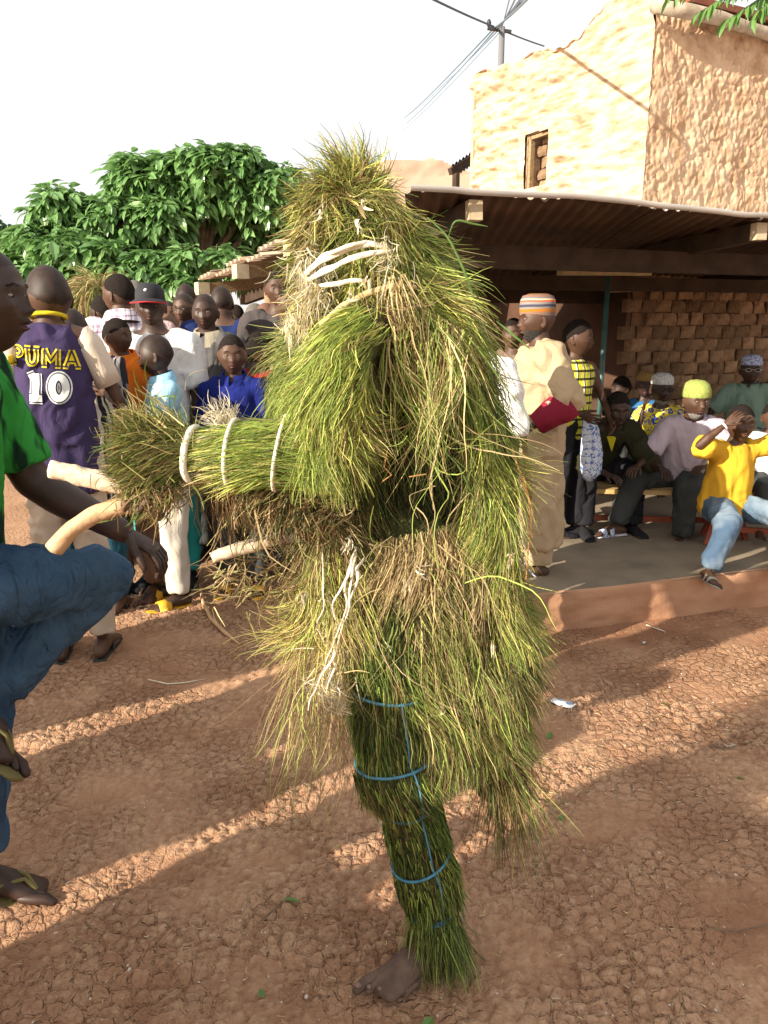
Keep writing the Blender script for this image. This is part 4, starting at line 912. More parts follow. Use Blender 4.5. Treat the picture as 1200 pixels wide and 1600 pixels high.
c_stripe = stripes('striped_wrap', [(0, W_), (.10, K_), (.22, W_), (.27, K_), (.33, W_), (.45, P_), (.62, W_), (.68, K_), (.74, G_), (.86, K_), (.95, P_)], .16, 0, warp=.10)
c_plaid = stripes('plaid_cotton', [(0, (.80, .76, .78)), (.30, (.50, .42, .50)), (.38, (.80, .76, .78)), (.60, (.38, .28, .36)), (.66, (.78, .74, .78)), (.8, (.5, .4, .5))], .11, 0, cross=([(0, (1, 1, 1)), (.45, (.55, .45, .55)), (.55, (1, 1, 1)), (.8, (.7, .65, .7))], .09), warp=.05)
c_print = mat('dark_flower_print', (.02, .018, .03), (.62, .45, .30), scale=22, kind='voronoi', edge=(.36, .42), rough=.9); c_batik = mat('blue_yellow_batik', (.02, .05, .30), (.75, .60, .05), scale=9, kind='magic', edge=(.48, .52), rough=.9)
c_bluep = mat('blue_white_print', (.10, .17, .40), (.60, .66, .78), scale=14, kind='magic', edge=(.45, .55), rough=.9); c_check = stripes('yellow_black_check', [(0, (.62, .60, .04)), (.7, (.02, .02, .02)), (.85, (.7, .7, .65))], .05, 0, cross=([(0, (1, 1, 1)), (.7, (.08, .08, .08))], .05))
[folds(m) for m in (c_stripe, c_plaid, c_print, c_batik, c_bluep, c_check)]
m_cap = mat('black_cap_cloth', (.02, .02, .025), (.03, .03, .036), scale=8, rough=.85, bump=.2, bscale=300); m_redb = mat('red_piping', (.45, .02, .03), rough=.8)
m_knit = mat('green_knit', (.24, .30, .06), (.36, .40, .12), scale=60, rough=.95, bump=.6, bscale=160); m_wcap = mat('white_lace_cap', (.62, .62, .60), (.42, .44, .45), scale=60, kind='voronoi', rough=.9); m_bcap = mat('blue_lace_cap', (.55, .60, .78), (.20, .26, .50), scale=55, kind='voronoi', rough=.9)
m_wbrd = mat('grey_beard', (.16, .15, .14), (.36, .34, .32), scale=120, rough=.95, bump=.6, bscale=300)
SW = '%s'
# ------------------------------------------------------------------ left side of the crowd
# the runner: knee lifted, right in front of the camera
runner = person('running man in green printed T-shirt and jeans, one knee lifted, at the left edge', (-38, 380), 1.82, yaw=-86, H=1.78, hh=.245, lean=(0, .11), skin=0, hair='shaved', vox=.010, build=.92, lips=1.2, hpitch=4, hyaw=-4, sink=.02, hfwd=.030, armr=1.3,
    shirt=c_green, sleeve=.86, loose=1.02, hem=-.02, trousers=c_jean, cuff=.93, feet='flipflop', feetm=[m_olr, m_olr],
    legs={'R': ((-.66, .58, -.12), (.30, -.66, -.70)), 'L': ((-.02, -.05, -1), (0, -.12, -1))}, fdirs=((0, 1, -.05), (.55, .75, -.35)),
    arms={'L': ((-.05, .36, -1), (.10, .9, -.52)), 'R': ((.25, -.75, -.7), (.1, -.2, -.9))}, curl=(.45, .6), nrms=((0, -.3, -1), None), thumbs=((1, .2, 0), None))
# jersey 10
puma = person('man seen from behind in a navy number 10 jersey with pale sleeves', (70, 414), 3.6, yaw=12, hyaw=32, skin=1, hair='shaved', hh=.275, sink=.03, vox=.011, build=.76, shirt=c_navy, sleeve=0, loose=1.24, hem=-.10, trousers=c_beige,
    arms={'R': ((.38, .15, -.95), (-.35, .95, .10)), 'L': ((-.3, .1, -1), (0, .5, -.7))}, feet='flipflop', feetm=[m_rubk, m_rubk])
def sleeves(P, m, f=1.0, r=.056):
    for q, s in (('L', -1), ('R', 1)):
        hj, kn, an, sj, el, wr, fd = P['J'][q]; b = MB(); w = P['w']
        b.add(*tube([P['sp'](.262, s*.05), P['sp'](.268, s*.08), sj+(el-sj)*.12, sj+(el-sj)*.5, sj+(el-sj)*f], [.025*w, .040*w, .043*w, .041*w, .043*w], 18, side=(0, 1, 0), round_ends=False)); b.v = [tuple(np.array(v)+.004*float(vnoise(np.array(v)*20, 3))) for v in b.v]; b.build('sleeve', m, P['root'], True)
sleeves(puma, c_cream, .72)
nb_ = MB(); nb_.add(*tube([puma['NB']+puma['Sx']*math.cos(a)*.052*puma['w']+puma['Fw']*math.sin(a)*.046*puma['w']+puma['U']*(.006-.016*math.sin(a)) for a in np.linspace(0, 2*math.pi, 25)], [.010]*25, 8)); nb_.build('neckband', cloth('yellow_band', (.72, .55, .03)), puma['root'], True)
person('bald man wrapped in a black and white striped cloth behind the number 10 jersey', (110, 482), 4.15, yaw=10, hyaw=-10, skin=1, hair='shaved', hh=.225, build=1.0, robe=dict(m=c_stripe, hem=.62, sleeves=1), arms={'L': ((-.3, .1, -1), (.1, .6, -.3)), 'R': ((.12, .1, -1), (-.1, .4, -.5))}, trousers=c_teal, feet='flipflop', feetm=[m_rubk, m_rubk])
def crowd(*a, **k): return person(*a, group='spectators standing on the left', **k)
orange = crowd('youth in an open orange shirt turning his head to the right', (181, 497), 4.4, build=.95, yaw=165, hyaw=85, skin=1, shirt=c_orange, sleeve=.8, trousers=c_brown, collar=c_orange, hh=.20, feet='flipflop', feetm=[m_rubk, m_rubk], lips=1.2)
crowd('man in an olive yellow shirt beside the distant grass headdress', (158, 462), 6.0, yaw=20, hyaw=40, skin=0, shirt=c_olive, sleeve=.6, trousers=c_black, vox=.018)
crowd('man in a purple plaid shirt facing away to the left', (183, 428), 5.1, yaw=25, hyaw=45, skin=1, shirt=c_plaid, sleeve=.7, collar=c_plaid, trousers=c_black, vox=.016, loose=1.12)
crowd('grey haired person behind the man in the black cap', (209, 438), 5.7, yaw=30, hyaw=-8, skin=1, hair='grey', shirt=c_pink, trousers=c_black, vox=.018)
capm = crowd('man in a white T-shirt and a black baseball cap', (233, 446), 4.6, yaw=172, hyaw=18, skin=0, hair=None, shirt=c_white, sleeve=.80, loose=1.06, build=1.04, trousers=c_tealb, collar=None, hh=.235, arms={'L': ((-.16, 0, -1), (.05, .22, -1)), 'R': ((.2, .1, -1), (-.2, .5, -.7))}, feet='shoe', feetm=c_black)
hat(capm, 'ball', m_cap)
bb = MB(); V = []; F = []
for i in range(13):
    a = R(32+116*i/12)
    for r, z in ((.36, .20), (.52, .185), (.66, .13), (.68, .12)): V.append((r*math.cos(a)*.80*(1 if r < .4 else .92), .05+r*math.sin(a)*1.05, z-.03*abs(math.cos(a))))
for i in range(12):
    for k in range(3): F.append((4*i+k, 4*i+4+k, 4*i+5+k, 4*i+1+k))
n0 = len(V); V2 = [(x, y, z-.03) for x, y, z in V]; bb.add(local_geo(capm, V+V2), F+[tuple(q+n0 for q in f[::-1]) for f in F]+[(4*i+3, 4*i+7, n0+4*i+7, n0+4*i+3) for i in range(12)]); bb.build('peak', m_cap, capm['root'], True)
bb = MB(); bb.add(*tube(local_geo(capm, [(.68*math.cos(R(32+116*i/12))*.736, .05+.68*math.sin(R(32+116*i/12))*1.05, .10-.03*abs(math.cos(R(32+116*i/12)))) for i in range(13)]), [.0035]*13, 6)); bb.build('peak_piping', m_redb, capm['root'])
bb = MB(); V, F = ellip((0.05, .36, .36), (.055, .03, .06), 10, 6); bb.add(local_geo(capm, V), F); bb.build('badge', mat('badge_white', (.7, .68, .66)), capm['root'], True)
skyb = crowd('shaven boy in a sky blue collared shirt, fist raised to his chest', (241, 522), 4.3, yaw=118, hyaw=-22, hpitch=-4, skin=0, hair='shaved', hh=.225, build=1.0, shirt=c_sky, sleeve=.62, loose=1.15, collar=c_sky, trousers=c_pale, feet='slipper', feetm=m_rub, lips=1.3,
    arms={'L': ((-.2, .45, -.9), (.25, .55, .8)), 'R': ((.15, .0, -1), (-.1, .6, -.6))}, curl=(.9, .9), nrms=((.6, -.8, 0), None))
crowd('stern man in an open grey shirt with a pale collar', (319, 459), 5.15, yaw=168, hyaw=14, skin=0, hair='shaved', shirt=c_grey, sleeve=.75, collar=cloth('pale_collar', (.32, .29, .22)), trousers=c_charcoal, hh=.235, loose=1.12, feet='shoe', feetm=c_black)
blueb = crowd('boy in a royal blue polo shirt looking sideways', (361, 523), 4.5, yaw=178, hyaw=14, skin=1, hair='short', hh=.228, shirt=c_royal, sleeve=1.0, loose=1.2, collar=c_royal, trousers=c_charcoal, feet='slipper', feetm=m_rub, lips=1.2)
bb = MB(); hj = blueb['sp'](.235, 0, .062); bb.add(*box((hj[0], hj[1]+.012, hj[2]-.03), (.008, .004, .026))); bb.add(*box((hj[0]-.006, hj[1]+.012, hj[2]-.02), (.018, .004, .006))); bb.build('zip_pull', mat('pale_metal', (.6, .58, .5), rough=.4), blueb['root'])
crowd('boy with red collar behind the royal blue polo, facing away', (405, 518), 4.85, yaw=-28, hyaw=-25, skin=1, hair='short', hh=.225, shirt=cloth('red_cotton', (.25, .02, .02)), sleeve=.6, trousers=c_charcoal, feet='slipper', feetm=m_rub)
g1 = crowd('man with thick dark framed glasses looking left', (287, 458), 6.1, yaw=150, hyaw=15, skin=1, hair='shaved', shirt=c_brown, vox=.018, trousers=c_black, hh=.24); glasses(g1, mat('dark_frame', (.015, .012, .012), rough=.3), None, False)
crowd('back of a brown shaven head above the man with glasses', (289, 443), 6.9, yaw=10, hyaw=0, skin=2, hair='shaved', shirt=c_brown, vox=.02, trousers=c_black)
crowd('broad man in a navy shirt turned away', (345, 447), 5.9, yaw=-15, hyaw=15, skin=1, hair='shaved', shirt=cloth('navy_cotton', (.012, .022, .09)), sleeve=.6, loose=1.35, build=1.3, vox=.018, trousers=c_black)
crowd('man in a blue shirt seen between the glasses and the grey shirt', (306, 470), 6.4, yaw=160, hyaw=30, skin=1, hair='shaved', shirt=cloth('mid_blue_cotton', (.03, .08, .30)), vox=.02, trousers=c_black)
crowd('tall young man facing the camera under the corrugated awning', (434, 422), 5.5, yaw=180, hyaw=8, skin=1, hair='short', H=1.9, shirt=cloth('dusk_grey_cotton', (.07, .06, .06)), vox=.016, trousers=c_black, hh=.25,
      arms={'L': ((-.3, .2, -.9), (-.1, .3, .95)), 'R': ((.2, .1, -1), (0, .3, -1))}, curl=(.4, .3))
prt = crowd('young person in a black flower print shirt, head in profile, arm reaching out', (455, 447), 5.0, yaw=110, hyaw=-5, skin=1, hair='short', hh=.235, shirt=c_print, sleeve=.9, loose=1.2, trousers=c_black, hroll=0,
      arms={'L': ((-.4, .5, -.75), (.3, .9, -.05)), 'R': ((.3, .2, -.9), (0, .8, -.5))}, nrms=((0, 0, -1), None), thumbs=((1, 0, 0), None))
crowd('grey haired onlooker in profile under the awning', (398, 474), 7.6, yaw=-70, hyaw=0, skin=2, hair='grey', shirt=c_print, vox=.022, trousers=c_black, hh=.22)
crowd('bald light brown head in profile under the awning', (415, 473), 7.2, yaw=-75, skin=2, hair=None, shirt=c_charcoal, vox=.022, trousers=c_black, hh=.22)
crowd('small figure in a white shirt standing deep under the awning', (368, 476), 9.2, yaw=60, skin=0, shirt=c_white, vox=.025, trousers=c_black)
crowd('man with hand raised beside the cap, half hidden', (262, 470), 7.6, yaw=200, skin=2, hair='shaved', shirt=c_brown, vox=.025, trousers=c_black)
crowd('woman in a rose headscarf at the back of the crowd', (128, 478), 6.9, yaw=170, skin=1, shirt=c_pink, vox=.022, trousers=c_black)

# far dancer wearing grass on his head
# ------------------------------------------------------------------ right side: standing
wht = person('man in a loose white shirt standing half behind the grass dancer', (712, 472), 3.42, yaw=150, hyaw=30, lean=(.05, .0), skin=0, hair='short', shirt=c_white, sleeve=.92, loose=1.35, hem=-.14, build=1.12, trousers=c_charcoal, feet='flipflop', feetm=[m_rubk, m_rubk], vox=.012,
    arms={'L': ((-.22, 0, -1), (.05, .12, -1)), 'R': ((.2, 0, -1), (0, .2, -1))})
ckh = person('old bearded man in khaki robe and patterned cap leaning on a cane', (840, 464), 4.22, z0=PZ, yaw=92, hyaw=8, lean=(.0, .05), skin=1, hair=None, hh=.232, build=1.22, vox=.012, sleeve=0,
    robe=dict(m=c_khaki, hem=.17, sleeves=1), trousers=c_khaki, cuff=.99, feet='flipflop', feetm=[m_rubk, m_blu], arms={'L': ((-.40, -.40, -.9), (.05, .85, -.62)), 'R': ((.25, .3, -.9), (0, .5, -.8))}, curl=(1.0, .6), nrms=((.3, 0, -.9), None))
hat(ckh, 'fez', stripes('woven_cap', [(0, (.22, .13, .09)), (.18, (.40, .14, .015)), (.34, (.22, .19, .17)), (.46, (.05, .055, .09)), (.60, (.22, .20, .19)), (.74, (.70, .10, .06)), (.84, (.70, .55, .30)), (.92, (.15, .15, .2))], .085, 2, warp=.03))
beard(ckh, mat('black_beard', (.02, .018, .016), (.06, .055, .05), scale=150, rough=.95, bump=.7, bscale=300), 1.6, -.40)
sp_ = ckh['J']['L']; b = MB(); b.add(*tube([sp_[4]+(sp_[5]-sp_[4])*.0, sp_[4]+(sp_[5]-sp_[4])*.25, sp_[4]+(sp_[5]-sp_[4])*.5, sp_[4]+(sp_[5]-sp_[4])*.93], [.082, .082, .072, .056], 22, side=(0, 1, 0), round_ends=False)); b.v = [tuple(np.array(v)+.010*float(vnoise(np.array(v)*14, 3))) for v in b.v]; b.build('sleeve', c_maroon, ckh['root'], True)
yng = person('young man in a yellow and black checked sleeveless top behind the old man', (905, 499), 4.9, z0=PZ, yaw=205, hyaw=38, skin=1, hair='short', shirt=c_check, sleeve=0, trousers=c_black, feet='shoe', feetm=c_black, arms={'L': ((-.3, .3, -1), (.3, .7, -.5)), 'R': ((.1, .2, -1), (-.2, .9, -.2))}, hh=.225, fdirs=((-.9, .4, 0), (-.9, .3, 0)))
person('man in a brown shirt standing in shadow behind the old man', (803, 497), 5.4, z0=PZ, yaw=160, skin=1, hair='short', shirt=cloth('dusty_brown_cotton', (.24, .17, .13)), trousers=c_charcoal, feet='flipflop', feetm=[m_rubk, m_rubk], vox=.016)
# ------------------------------------------------------------------ right side: seated
def sit(lab, head, Y, seat, **k):
    k.setdefault('z0', PZ); return person(lab, head, Y, seat=seat, group='people sitting under the tin roof', **k)
BZ = PZ+.31
lav = sit('older man in a lavender shirt and green knit cap, legs crossed', (1090, 598), 4.95, BZ-.06, yaw=166, hyaw=22, lean=(0, .34), skin=1, hair=None, hh=.232, shirt=c_lav, sleeve=.86, loose=1.25, build=1.12, collar=c_lav, trousers=c_charcoal, vox=.012,
    legs={'R': ((.80, .75, .18), (.32, .25, -1)), 'L': ((.30, .95, .05), (-.05, -.15, -1))}, feet='sandal', feetm=[m_wsole, m_blu], arms={'R': ((.42, .35, -.8), (.35, .8, -.12)), 'L': ((-.32, .15, -.9), (.75, .75, .0))}, curl=(.4, .4), nrms=((0, 0, -1), (0, 0, -1)), fdirs=((.5, .9, 0), (.95, .4, -.05)))
hat(lav, 'knit', m_knit, 'knit_cap'); beard(lav, m_wbrd, .5)
dk = sit('man in a dark olive shirt leaning forward with elbows on his knees', (966, 612), 4.95, BZ, yaw=190, hyaw=-6, hpitch=-8, lean=(0, .95), skin=0, hair='short', hh=.235, shirt=c_dkolive, sleeve=1.5, loose=1.25, build=1.12, trousers=c_black, vox=.012,
    legs={'R': ((.25, .95, .0), (0, .05, -1)), 'L': ((-.3, .95, .0), (0, .05, -1))}, feet='shoe', feetm=c_black, arms={'R': ((.3, .55, -.85), (-.35, .8, -.15)), 'L': ((-.35, .6, -.85), (.1, .9, -.1))}, nrms=((0, 0, -1), (0, 0, -1)), curl=(.35, .35))
b = MB(); c0 = dk['sp'](.26, 0, .065); b.add([c0+(-.035, .004, .04), c0+(.035, .004, .04), c0+(0, .02, -.06), c0+(-.035, .014, .04), c0+(.035, .014, .04), c0+(0, .03, -.06)], [(0, 1, 2), (3, 5, 4), (0, 2, 5, 3), (1, 4, 5, 2), (0, 3, 4, 1)]); b.build('undershirt', cloth('mustard_cotton', (.5, .45, .02)), dk['root'])
boy = sit('boy in a bright yellow T-shirt shading his eyes with both hands', (1160, 633), 4.42, .47, lean=(0, .10), yaw=196, hyaw=-14, skin=1, hair='short', hh=.215, build=1.15, shirt=c_yellow, sleeve=.8, loose=1.25, hem=-.05, trousers=c_jeanf, vox=.010, cuff=.97,
    legs={'R': ((.34, .80, -.10), (.42, .05, -1)), 'L': ((-.30, .85, -.05), (-.1, .1, -1))}, feet='sandal', feetm=[m_greyr, m_greyr], fdirs=((-.1, 1, 0), (.2, 1, 0)),
    arms={'R': ((.92, .42, .30), (-.80, .32, .75)), 'L': ((-.92, .42, .30), (.80, .32, .75))}, curl=(.15, .15), nrms=((0, -.6, -.8), (0, -.6, -.8)), thumbs=((0, -.3, -1), (0, -.3, -1)))
mt = sit('man in a mint green shirt with sunglasses and pale blue cap, by the brick wall', (1176, 556), 6.2, .62, yaw=150, hyaw=15, skin=0, hair=None, hh=.225, shirt=c_mint, sleeve=.9, loose=1.3, build=1.15, collar=c_mint, trousers=c_charcoal, vox=.016, arms={'L': ((-.6, .1, -.8), (.3, .6, -.4)), 'R': ((.6, .1, -.8), (-.2, .6, -.5))}, legs={'R': ((.3, .9, 0), (0, 0, -1)), 'L': ((-.3, .9, 0), (0, 0, -1))})
hat(mt, 'skull', m_bcap); glasses(mt, mat('silver_frame', (.5, .5, .5), rough=.3, metal=.8), mat('dark_lens', (.01, .01, .012), rough=.1))
bat = sit('man in a blue and yellow batik shirt with white cap, hand on his chin', (1036, 585), 5.7, BZ, yaw=165, hyaw=18, skin=0, hair=None, hh=.225, shirt=c_batik, sleeve=.9, loose=1.25, build=1.1, trousers=c_charcoal, vox=.016, arms={'R': ((.1, .7, -.5), (-.15, .1, .95)), 'L': ((-.3, .3, -.9), (.3, .8, -.1))}, legs={'R': ((.3, .9, 0), (0, 0, -1)), 'L': ((-.3, .9, 0), (0, 0, -1))})
hat(bat, 'skull', m_wcap); glasses(bat, MATS['dark_frame'], MATS['dark_lens']); beard(bat, m_wbrd, .6)
s5 = sit('man in a blue shirt and brown cap behind the batik shirt', (1010, 582), 6.2, .55, yaw=165, skin=0, hair=None, shirt=cloth('sea_blue_cotton', (.04, .15, .32)), trousers=c_charcoal, vox=.02, legs={'R': ((.3, .9, 0), (0, 0, -1)), 'L': ((-.3, .9, 0), (0, 0, -1))}); hat(s5, 'skull', mat('brown_cap', (.16, .09, .04), (.3, .2, .05), scale=30, kind='wave'))
sit('youth in an orange and teal top sitting at the back against the wall corner', (972, 588), 6.4, .55, yaw=120, hyaw=-10, skin=0, hair='short', shirt=mat('orange_teal', (.75, .25, .08), (.03, .25, .33), scale=5, edge=(.48, .52), rough=.9), trousers=c_charcoal, vox=.02, legs={'R': ((.3, .9, 0), (0, 0, -1)), 'L': ((-.3, .9, 0), (0, 0, -1))})
sit('person in a white top cut off by the right edge beside the yellow T-shirt', (1212, 628), 5.0, .50, yaw=170, skin=1, hair='short', shirt=c_white, trousers=c_charcoal, vox=.02, legs={'R': ((.1, .9, 0), (0, 0, -1)), 'L': ((-.3, .9, 0), (0, 0, -1))})
# ------------------------------------------------------------------ unseen onlookers added outside the frame, placed and sized for the shadows they cast
def shade(s, t, H, lab, **k):
    n_ = Vector((-LH.y, LH.x)); p = n_*s+Vector((LH.x, LH.y))*t; return person(lab, None, 0, yaw=k.pop('yaw', -60), H=H, xy=(p.x, p.y), topz=H, vox=.03, group='onlookers standing behind the camera', arms={'L': ((-.1, 0, -1), (0, .1, -1)), 'R': ((.1, 0, -1), (0, .1, -1))}, **k)
SHADES = [(.28, -1.3, 1.75, 1.2), (.74, -1.4, 1.70, 1.15), (1.22, -1.45, 1.70, 1.15), (1.60, -1.2, 1.05, 1.5), (2.43, -1.15, 1.10, 1.0), (1.87, -1.3, 1.66, .62), (2.24, -1.25, 1.68, .60), (2.70, -1.2, 1.72, 1.15), (3.36, -1.1, 1.76, 1.35), (3.74, -1.3, 1.62, 1.1)]
cols = [c_white, c_lav, c_yellow, c_grey, c_sky, c_brown, c_olive, c_royal, c_cream, c_maroon, c_mint, c_orange]
for i, (s, t, h, bu) in enumerate(SHADES):
    shade(s, t, h, 'onlooker in a %s shirt standing off to the left behind the photographer' % ('white', 'lavender', 'yellow', 'grey', 'sky blue', 'brown', 'olive', 'royal blue', 'cream', 'maroon', 'mint', 'orange')[i], skin=i % 3, shirt=cols[i], trousers=c_charcoal, build=bu)
bake()
# raglan jersey print: letters laid on the cloth of the back
js = [o for o in puma['root'].children if o.name.startswith('shirt')][0]
m_yel = mat('print_yellow', (.78, .60, .02), rough=.7); m_dkp = mat('print_dark', (.04, .03, .06), rough=.8); m_whp = mat('print_white', (.72, .74, .72), rough=.7)
def stroke(pts, w, closed=False):
    """a flat ribbon along a polyline, cut fine enough to follow the cloth"""
    P_ = [np.array(p, float) for p in pts]; Q = []
    for a, b in zip(P_[:-1], P_[1:]):
        k = max(1, int(np.linalg.norm(b-a)/.08))
        for i in range(k): Q.append(a+(b-a)*i/k)
    Q.append(P_[-1]); V = []; F = []
    for i, q in enumerate(Q):
        t = Q[min(i+1, len(Q)-1)]-Q[max(i-1, 0)]
        if closed and i in (0, len(Q)-1): t = Q[1]-Q[-2]
        t = t/(np.linalg.norm(t)+1e-9); n_ = np.array((-t[1], t[0])); V += [q-n_*w/2, q, q+n_*w/2]
    for i in range(len(Q)-1): F += [(3*i, 3*i+3, 3*i+4, 3*i+1), (3*i+1, 3*i+4, 3*i+5, 3*i+2)]
    return V, F
def arc(cx, cy, rx, ry, a0, a1, n=14): return [(cx+rx*math.cos(R(a0+(a1-a0)*i/n)), cy+ry*math.sin(R(a0+(a1-a0)*i/n))) for i in range(n+1)]
GL = {'P': (.74, [[(.18, 0), (.18, 1)], [(.18, .96), (.45, .96)]+arc(.45, .72, .24, .24, 90, -90)+[(.18, .48)], [(.02, .03), (.36, .03)]]),
      'U': (.82, [[(.16, 1), (.16, .34)]+arc(.41, .34, .25, .30, 180, 360)+[(.66, 1)], [(.0, .97), (.32, .97)], [(.50, .97), (.82, .97)]]),
      'M': (1.04, [[(.14, 0), (.14, 1)], [(.14, .98), (.52, .30), (.90, .98)], [(.90, 1), (.90, 0)], [(.0, .03), (.29, .03)], [(.75, .03), (1.04, .03)]]),
      'A': (.86, [[(.10, 0), (.43, 1)], [(.43, 1), (.76, 0)], [(.2, .34), (.66, .34)], [(-.03, .03), (.25, .03)], [(.61, .03), (.89, .03)]]),
      '1': (.55, [[(.30, 0), (.30, 1)], [(.06, .80), (.30, .92)], [(.06, .05), (.54, .05)]]), '0': (.74, [arc(.37, .5, .25, .42, 0, 360, 26)])}
def print_word(P, target, text, size, x0, z0, w, m, name, lift, tilt=0., gap=.16, parent=None):
    tm = target.data; bv = BVHTree.FromPolygons([v.co for v in tm.vertices], [p.vertices for p in tm.polygons]); o = Vector(P['sp'](.20, 0, 0)); b = MB()
    tot = sum(GL[c][0] for c in text)+gap*(len(text)-1); x = -tot/2
    for li, c in enumerate(text):
        for si, st in enumerate(GL[c][1]):
            V, F = stroke(st, w, closed=(c == '0')); W3 = []
            for q in V:
                X = (q[0]+x)*size; Z = (q[1]-.5)*size; X, Z = X*math.cos(tilt)-Z*math.sin(tilt)+x0, X*math.sin(tilt)+Z*math.cos(tilt)+z0
                pt = o+Vector((X, 0, Z)); pt.y = -1; hit = bv.ray_cast(pt, Vector((0, 1, 0))); y = hit[0].y if hit[0] is not None else -.10; W3.append((pt.x, y-lift-.0002*si, pt.z))
            b.add(W3, F)
        x += GL[c][0]+gap
    return b.build(name, m, parent or P['root'])
t1 = print_word(puma, js, 'PUMA', .074, -.014, .052, .30, m_yel, 'lettering', .005, -R(5)); print_word(puma, js, 'PUMA', .074, -.014, .052, .09, m_dkp, 'lettering_inner', .0075, -R(5), parent=t1)
t2 = print_word(puma, js, '10', .112, -.004, -.078, .46, m_whp, 'number', .005, -R(4), gap=.24); t3 = print_word(puma, js, '10', .112, -.004, -.078, .36, m_dkp, 'number_outline', .0075, -R(4), gap=.24, parent=t2); print_word(puma, js, '10', .112, -.004, -.078, .27, m_whp, 'number_fill', .010, -R(4), gap=.24, parent=t2)
# hanging cloth carried by the young man, cane of the old man
ry = yng['root']; hjw = yng['J']['L'][5]
cpt = Matrix.Rotation(yng['root'].rotation_euler.z, 3, 'Z') @ Vector(hjw)+yng['root'].location
q1 = at(922, 668, 4.75); b = MB(); b.add(*tube([(q1.x-.02, q1.y, q1.z+.06), (q1.x, q1.y, q1.z-.02), (q1.x+.02, q1.y, q1.z-.16), (q1.x+.02, q1.y, q1.z-.28), (q1.x+.0, q1.y, q1.z-.33)], [(.03, .02), (.055, .03), (.075, .035), (.07, .03), (.035, .02)], 20, side=(1, 0, 0), round_ends=False))
b.v = [tuple(np.array(v)+.010*float(vnoise(np.array(v)*np.array((30, 30, 6)), 3))) for v in b.v]; tag(b.build('folded_cloth', c_bluep, None, True), 'blue and white patterned cloth hanging from the young man arm', 'cloth')
Mw = Matrix.Rotation(ckh['root'].rotation_euler.z, 3, 'Z'); hr = Mw @ Vector(ckh['J']['L'][5]+ckh['J']['L'][6]*.06)+ckh['root'].location
cf = onz(839, 893, PZ); b = MB(); b.add(*tube([hr+Vector((0, 0, .03)), hr.lerp(cf, .3), hr.lerp(cf, .65)+Vector((.008, 0, 0)), cf+Vector((0, 0, .004))], [.016, .013, .012, .011], 10, side=(0, 1, 0)))
tag(b.build('walking_cane', mat('cane_wood', (.20, .09, .045), (.3, .15, .08), scale=20, rough=.6), None, True), 'thin brown walking cane held by the old man in the khaki robe', 'cane')
# benches
m_bw = mat('bench_plank', (.42, .27, .10), (.55, .38, .17), scale=7, rough=.7, axis=(1, 9, 9), bump=.2, bscale=50); m_red = mat('red_oxide_metal', (.26, .05, .025), (.34, .09, .05), scale=9, rough=.6)
def bench(a, b, lab, z=.49, wd=.22, mt=m_bw):
    a = Vector(a); b_ = Vector(b); d = (b_-a); L = d.length; rz = math.atan2(d.y, d.x); e = empty('bench', (*((a+b_)/2).xy, PZ), rz, lab, 'bench', 'benches under the tin roof'); h = z-PZ
    for sgn in (-1, 1):
        m = MB(); m.add(*box((0, sgn*wd*.26, h-.015), (L, wd*.48, .03))); m.build('plank', mt, e)
    for s in (-1, 1):
        for t in (-1, 1): m = MB(); m.add(*beam((s*(L/2-.12), t*.05, h-.03), (s*(L/2-.06), t*(wd/2+.03), 0), .035, .035, (1, 0, 0))); m.build('leg', m_red, e)
        m = MB(); m.add(*beam((s*(L/2-.10), -wd/2-.0, .10), (s*(L/2-.10), wd/2, .10), .03, .03)); m.build('crossbar', m_red, e)
    m = MB(); m.add(*beam((-L/2+.1, 0, .085), (L/2-.1, 0, .085), .03, .035)); m.build('rail', m_red, e)
a = onz(1092, 782, .49); a2 = Vector((a.x+.02, a.y+.05, 0)); bench((a2.x, a2.y, 0), (a2.x+1.15, a2.y-.38, 0), 'wooden plank bench with red legs under the boy in the yellow T-shirt')
bench((1.05, 5.15, 0), (2.45, 5.0, 0), 'long bench carrying the man in dark olive and the man in lavender', BZ, .26)
bench((1.7, 6.35, 0), (3.6, 6.7, 0), 'rear bench close to the adobe brick wall', .56, .26)
# ------------------------------------------------------------------ the grass dancer
YF = 1.62
m_gr = mat('grass_blade', (.2, .3, .05), rough=.62, spec=.25, trans=.30, attr='tint')
m_core = mat('matted_grass', (.030, .042, .012), (.085, .085, .030), scale=26, rough=.95, bump=1.0, bscale=70, axis=(3, 3, .5), edge=(.3, .7))
PAL = {'green': (.15, .215, .05), 'lime': (.36, .45, .10), 'olive': (.27, .27, .09), 'dark': (.04, .06, .02), 'straw': (.58, .47, .23), 'brown': (.22, .14, .065), 'tan': (.42, .32, .17), 'yellow': (.58, .55, .15), 'white': (.62, .56, .42)}
dn = empty('person', (.04, YF+.02, 0), 0, 'masked dancer covered head to ankle in green and straw coloured grass, on one bare foot', 'dancer')
DO = Vector((.04, YF+.02, 0))
def D(px, py, dy=0.): return np.array(at(px, py, YF+dy)-DO)
def rpx(r, P_): return r/1200*zdep(np.array(P_)+np.array(DO))
